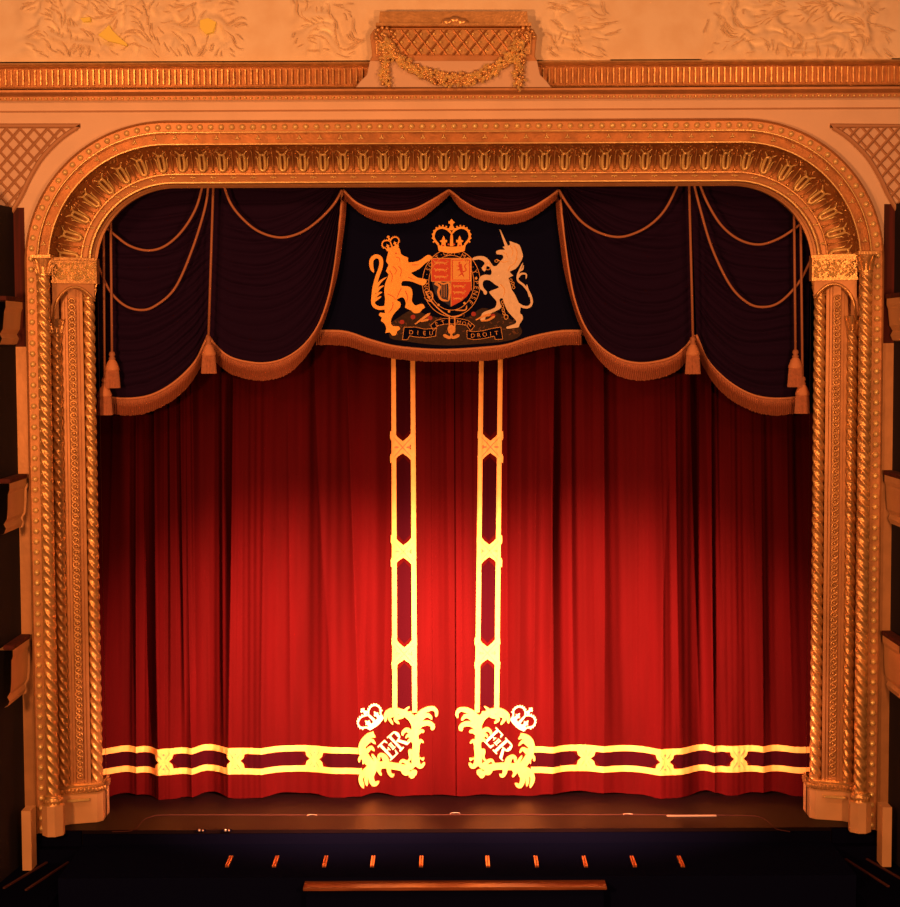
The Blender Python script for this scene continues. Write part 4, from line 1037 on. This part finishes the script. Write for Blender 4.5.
# ---- cords and tassels
def cord(label, pts, Y=.42, group='rope cords looped across the swags', rad=.026):
    c = resample(cr([(a, b, 0) for a, b in pts], 10), 2.0); W = [U(p.x, p.y, Y) for p in c]
    mb = MB().tube(W, rad, 8); o = mb.build('rope_swag', 'cord', loc=W[0], smooth=True); tag(o, label, 'rope', group); return o
CL = [(204, 180), (196, 208), (182, 231), (165, 246), (148, 250.5), (130, 246), (116, 236), (100, 222)]
CL2 = [(209, 180), (205, 208), (192, 250), (175, 288), (155, 306), (140, 310), (124, 305), (110, 291), (100, 270), (92, 250)]
CL3 = [(222, 180), (231, 204), (246, 222), (262, 233), (282, 237.5), (302, 232), (320, 219), (334, 204), (342, 190)]
cord('upper of the two rope loops hanging across the outermost left swag', CL)
cord('lower, deeper rope loop hanging across the outermost left swag', CL2)
cord('rope loop across the large swag left of the emblem panel', CL3)
cord('upper of the two rope loops hanging across the outermost right swag', [(698, 180), (708, 204), (722, 226), (740, 240), (760, 244.5), (780, 238), (798, 226), (815, 212)])
cord('lower, deeper rope loop hanging across the outermost right swag', [(693, 180), (700, 208), (712, 248), (730, 285), (748, 303), (764, 307), (780, 302), (797, 285), (808, 266), (816, 246)])
cord('rope loop across the large swag right of the emblem panel', [(559, 190), (568, 205), (582, 222), (600, 233), (620, 237), (640, 231), (656, 220), (668, 205), (680, 180)])
def tassel(label, px0, y0, px1, y1, y2, Y=.36):
    a = U(px0, y0, Y); b = U(px1, y1, Y); e = U(px1, y2, Y); h = b.z-e.z
    root = thing('tassel_cord', label, 'tassel', (b.x, Y, e.z), 'tasselled pull ropes')
    MB().tube([a, a.lerp(b, .5), b], .026, 8).build('pull_rope', 'cord', root, smooth=True)
    MB().lathe((b.x, Y, e.z), [(0, h+.02), (.05, h), (.065, h-.05), (.045, h-.10), (.07, h-.12), (.06, h-.16)], 16).build('knot', 'cord', root, smooth=True)
    MB().lathe((b.x, Y, e.z), [(.05, h-.14), (.10, h-.21), (.14, h-.32), (.145, h-.36), (.125, h-.38)], 24).build('bell', 'fringehead', root, smooth=True)
    n = 96; prof = [(.125, h-.37), (.135, h-.5), (.15, .02), (.152, 0), (.02, .0)]
    MB().lathe((b.x, Y, e.z), prof, n, .05, 32).build('skirt', 'fringe', root)
tassel('tasselled rope hanging between the two left swags', 213.5, 180, 208.5, 337, 373.5)
tassel('upper tasselled rope next to the left pier, right of its lower twin', 110.5, 200, 112, 352, 388)
tassel('lowest tasselled rope hugging the left pier', 103.5, 210, 104.5, 378, 415)
tassel('tasselled rope hanging between the two right swags', 689, 180, 693, 337, 374)
tassel('upper tasselled rope next to the right pier, left of its lower twin', 794, 200, 795.5, 350, 387)
tassel('lowest tasselled rope hugging the right pier', 800.5, 205, 802.5, 377, 413.5)

# ================================================================== STAGE FLOOR DETAILS
# raised edge, apron, slots, rail
ri = MB().box(-7.4, 7.4, LIP-.03, LIP-.002, -.3, -.07).build('stage_riser', 'pit'); struct(ri)
ap = MB().box(-7.4, 7.4, -3.05, LIP-.035, -2.6, -.28).build('apron_platform', 'black'); tag(ap, 'black platform over the orchestra pit in front of the stage edge', 'platform')
mb = MB().box(-6.5, 6.4, LIP-.05, LIP-.004, -.06, .012); o = mb.build('stage_edge_strip', 'stage', loc=(0, LIP-.03, 0)); tag(o, 'long dark wooden nosing along the front edge of the stage', 'edging')
for i, bx in enumerate((227, 274, 324, 372, 421, 488, 537, 586, 635, 683)):
    a = U(bx, 868, -3); 
    a = onz(bx-(bx-455)*-.0, 867, -.275); b = Vector((a.x, a.y+.62, a.z))
    mb = MB().box(a.x-.035, a.x-.008, a.y, b.y, a.z-.02, a.z+.03).box(a.x+.008, a.x+.035, a.y, b.y, a.z-.02, a.z+.03)
    side = 'left' if bx < 455 else 'right'; nth = ['outermost', 'second', 'third', 'fourth', 'fifth']; k = i if bx < 455 else 9-i
    o = mb.build('brass_batten', 'brass', loc=a); tag(o, 'short pair of brass strips let into the black platform, %s from the %s' % (nth[k], side), 'brass strip', 'brass strips across the platform')
# pit rail
z = -.35; a = onz(303, 888, z); b = onz(607, 887, z); c = onz(310, 880, z)
rl = thing('pit_rail', 'long polished orange-brown wooden rail at the bottom of the picture', 'rail', ((a.x+b.x)/2, a.y, -2.6))
MB().box(a.x, b.x, a.y, c.y, z-.06, z).build('rail_top', 'wood', rl, bevel=.01)
MB().box(a.x+.05, b.x-.05, a.y+.1, c.y-.1, -2.6, z-.06).build('rail_panel', 'black', rl)
# pit side edges running out to the front
for s in (-1, 1):
    for k in range(2):
        A_, B_ = (((97, 844), (27, 890)), ((80, 843), (5, 888)))[k]
        A_ = onz(A_[0], A_[1], -.55); B_ = onz(B_[0], B_[1], -.55); xa, xb = -s*A_.x*-1 if False else s*abs(A_.x), s*abs(B_.x)
        x0 = abs(A_.x); mb = MB().quadgrid([[(xa, A_.y, -.55), (xa+s*.04, A_.y, -.55)], [(xb, B_.y, -.55), (xb+s*.04, B_.y, -.55)]])
        o = mb.build('floor_track', 'darkwood', loc=(s*x0, -2, -.55), solid=.03); tag(o, '%s of two thin wooden strips running forward on the dark floor, %s of the platform' % ('inner' if k == 0 else 'outer', SIDE[s]), 'floor strip', 'floor strips beside the pit')
    a = sorted((s*7.42, s*10.5)); struct(MB().box(a[0], a[1], -4.6, LIP-.01, -2.6, -.57).build('floor_side_'+SIDE[s], 'pit'))
# stage floor markings and fittings
def onfloor(px, py): 
    r = ray(px, py); return CAM+r*((0-CAM.z)/r.z)
pts = [(112, 832), (128, 831.5), (136, 829), (143, 821), (152, 817), (170, 815.3), (300, 815.3), (455, 815), (620, 815), (730, 815.5), (758, 817), (768, 822), (776, 829), (790, 832)]
W = [onfloor(p.x, p.y)+Vector((0, 0, .006)) for p in cr([(a, b, 0) for a, b in pts], 6)]
o = MB().tube(W, .010, 5).build('curved_floor_groove', 'darkwood', loc=W[0]); tag(o, 'long thin line with curved ends inlaid across the stage boards', 'floor line')
a = onfloor(667, 816.5); b = onfloor(716, 815.5); o = MB().box(a.x, b.x, a.y, a.y+.05, 0, .02).build('metal_strip', 'steel', loc=a); tag(o, 'thin bright metal strip on the stage floor, right of centre', 'metal strip')
for i, (px, py, l) in enumerate(((201, 831.5, 'left of the pair of'), (227, 831.5, 'right of the pair of'))):
    a = onfloor(px, py); g = thing('footlight', '%s tiny metal footlights on the stage edge, lower left' % l, 'footlight', a, 'small footlights')
    MB().box(a.x-.09, a.x+.09, a.y-.02, a.y+.06, 0, .03).build('housing', 'black', g)
    MB().ball((a.x-.03, a.y-.02, .03), .028).ball((a.x+.04, a.y-.02, .025), .022).build('reflector', 'steel', g, smooth=True)
for px, py, l in ((455, 814, 'centre'), (312, 816, 'left'), (628, 815, 'right')):
    a = onfloor(px, py); W = [a+Vector((.10*cos(t), .06*sin(t), .012)) for t in [i*.5 for i in range(8)]]
    o = MB().tube(W, .009, 5).build('cable_loop', 'steel', loc=a, smooth=True); tag(o, 'small curl of pale cable on the stage floor near the curtain hem, %s' % l, 'cable', 'cable curls')
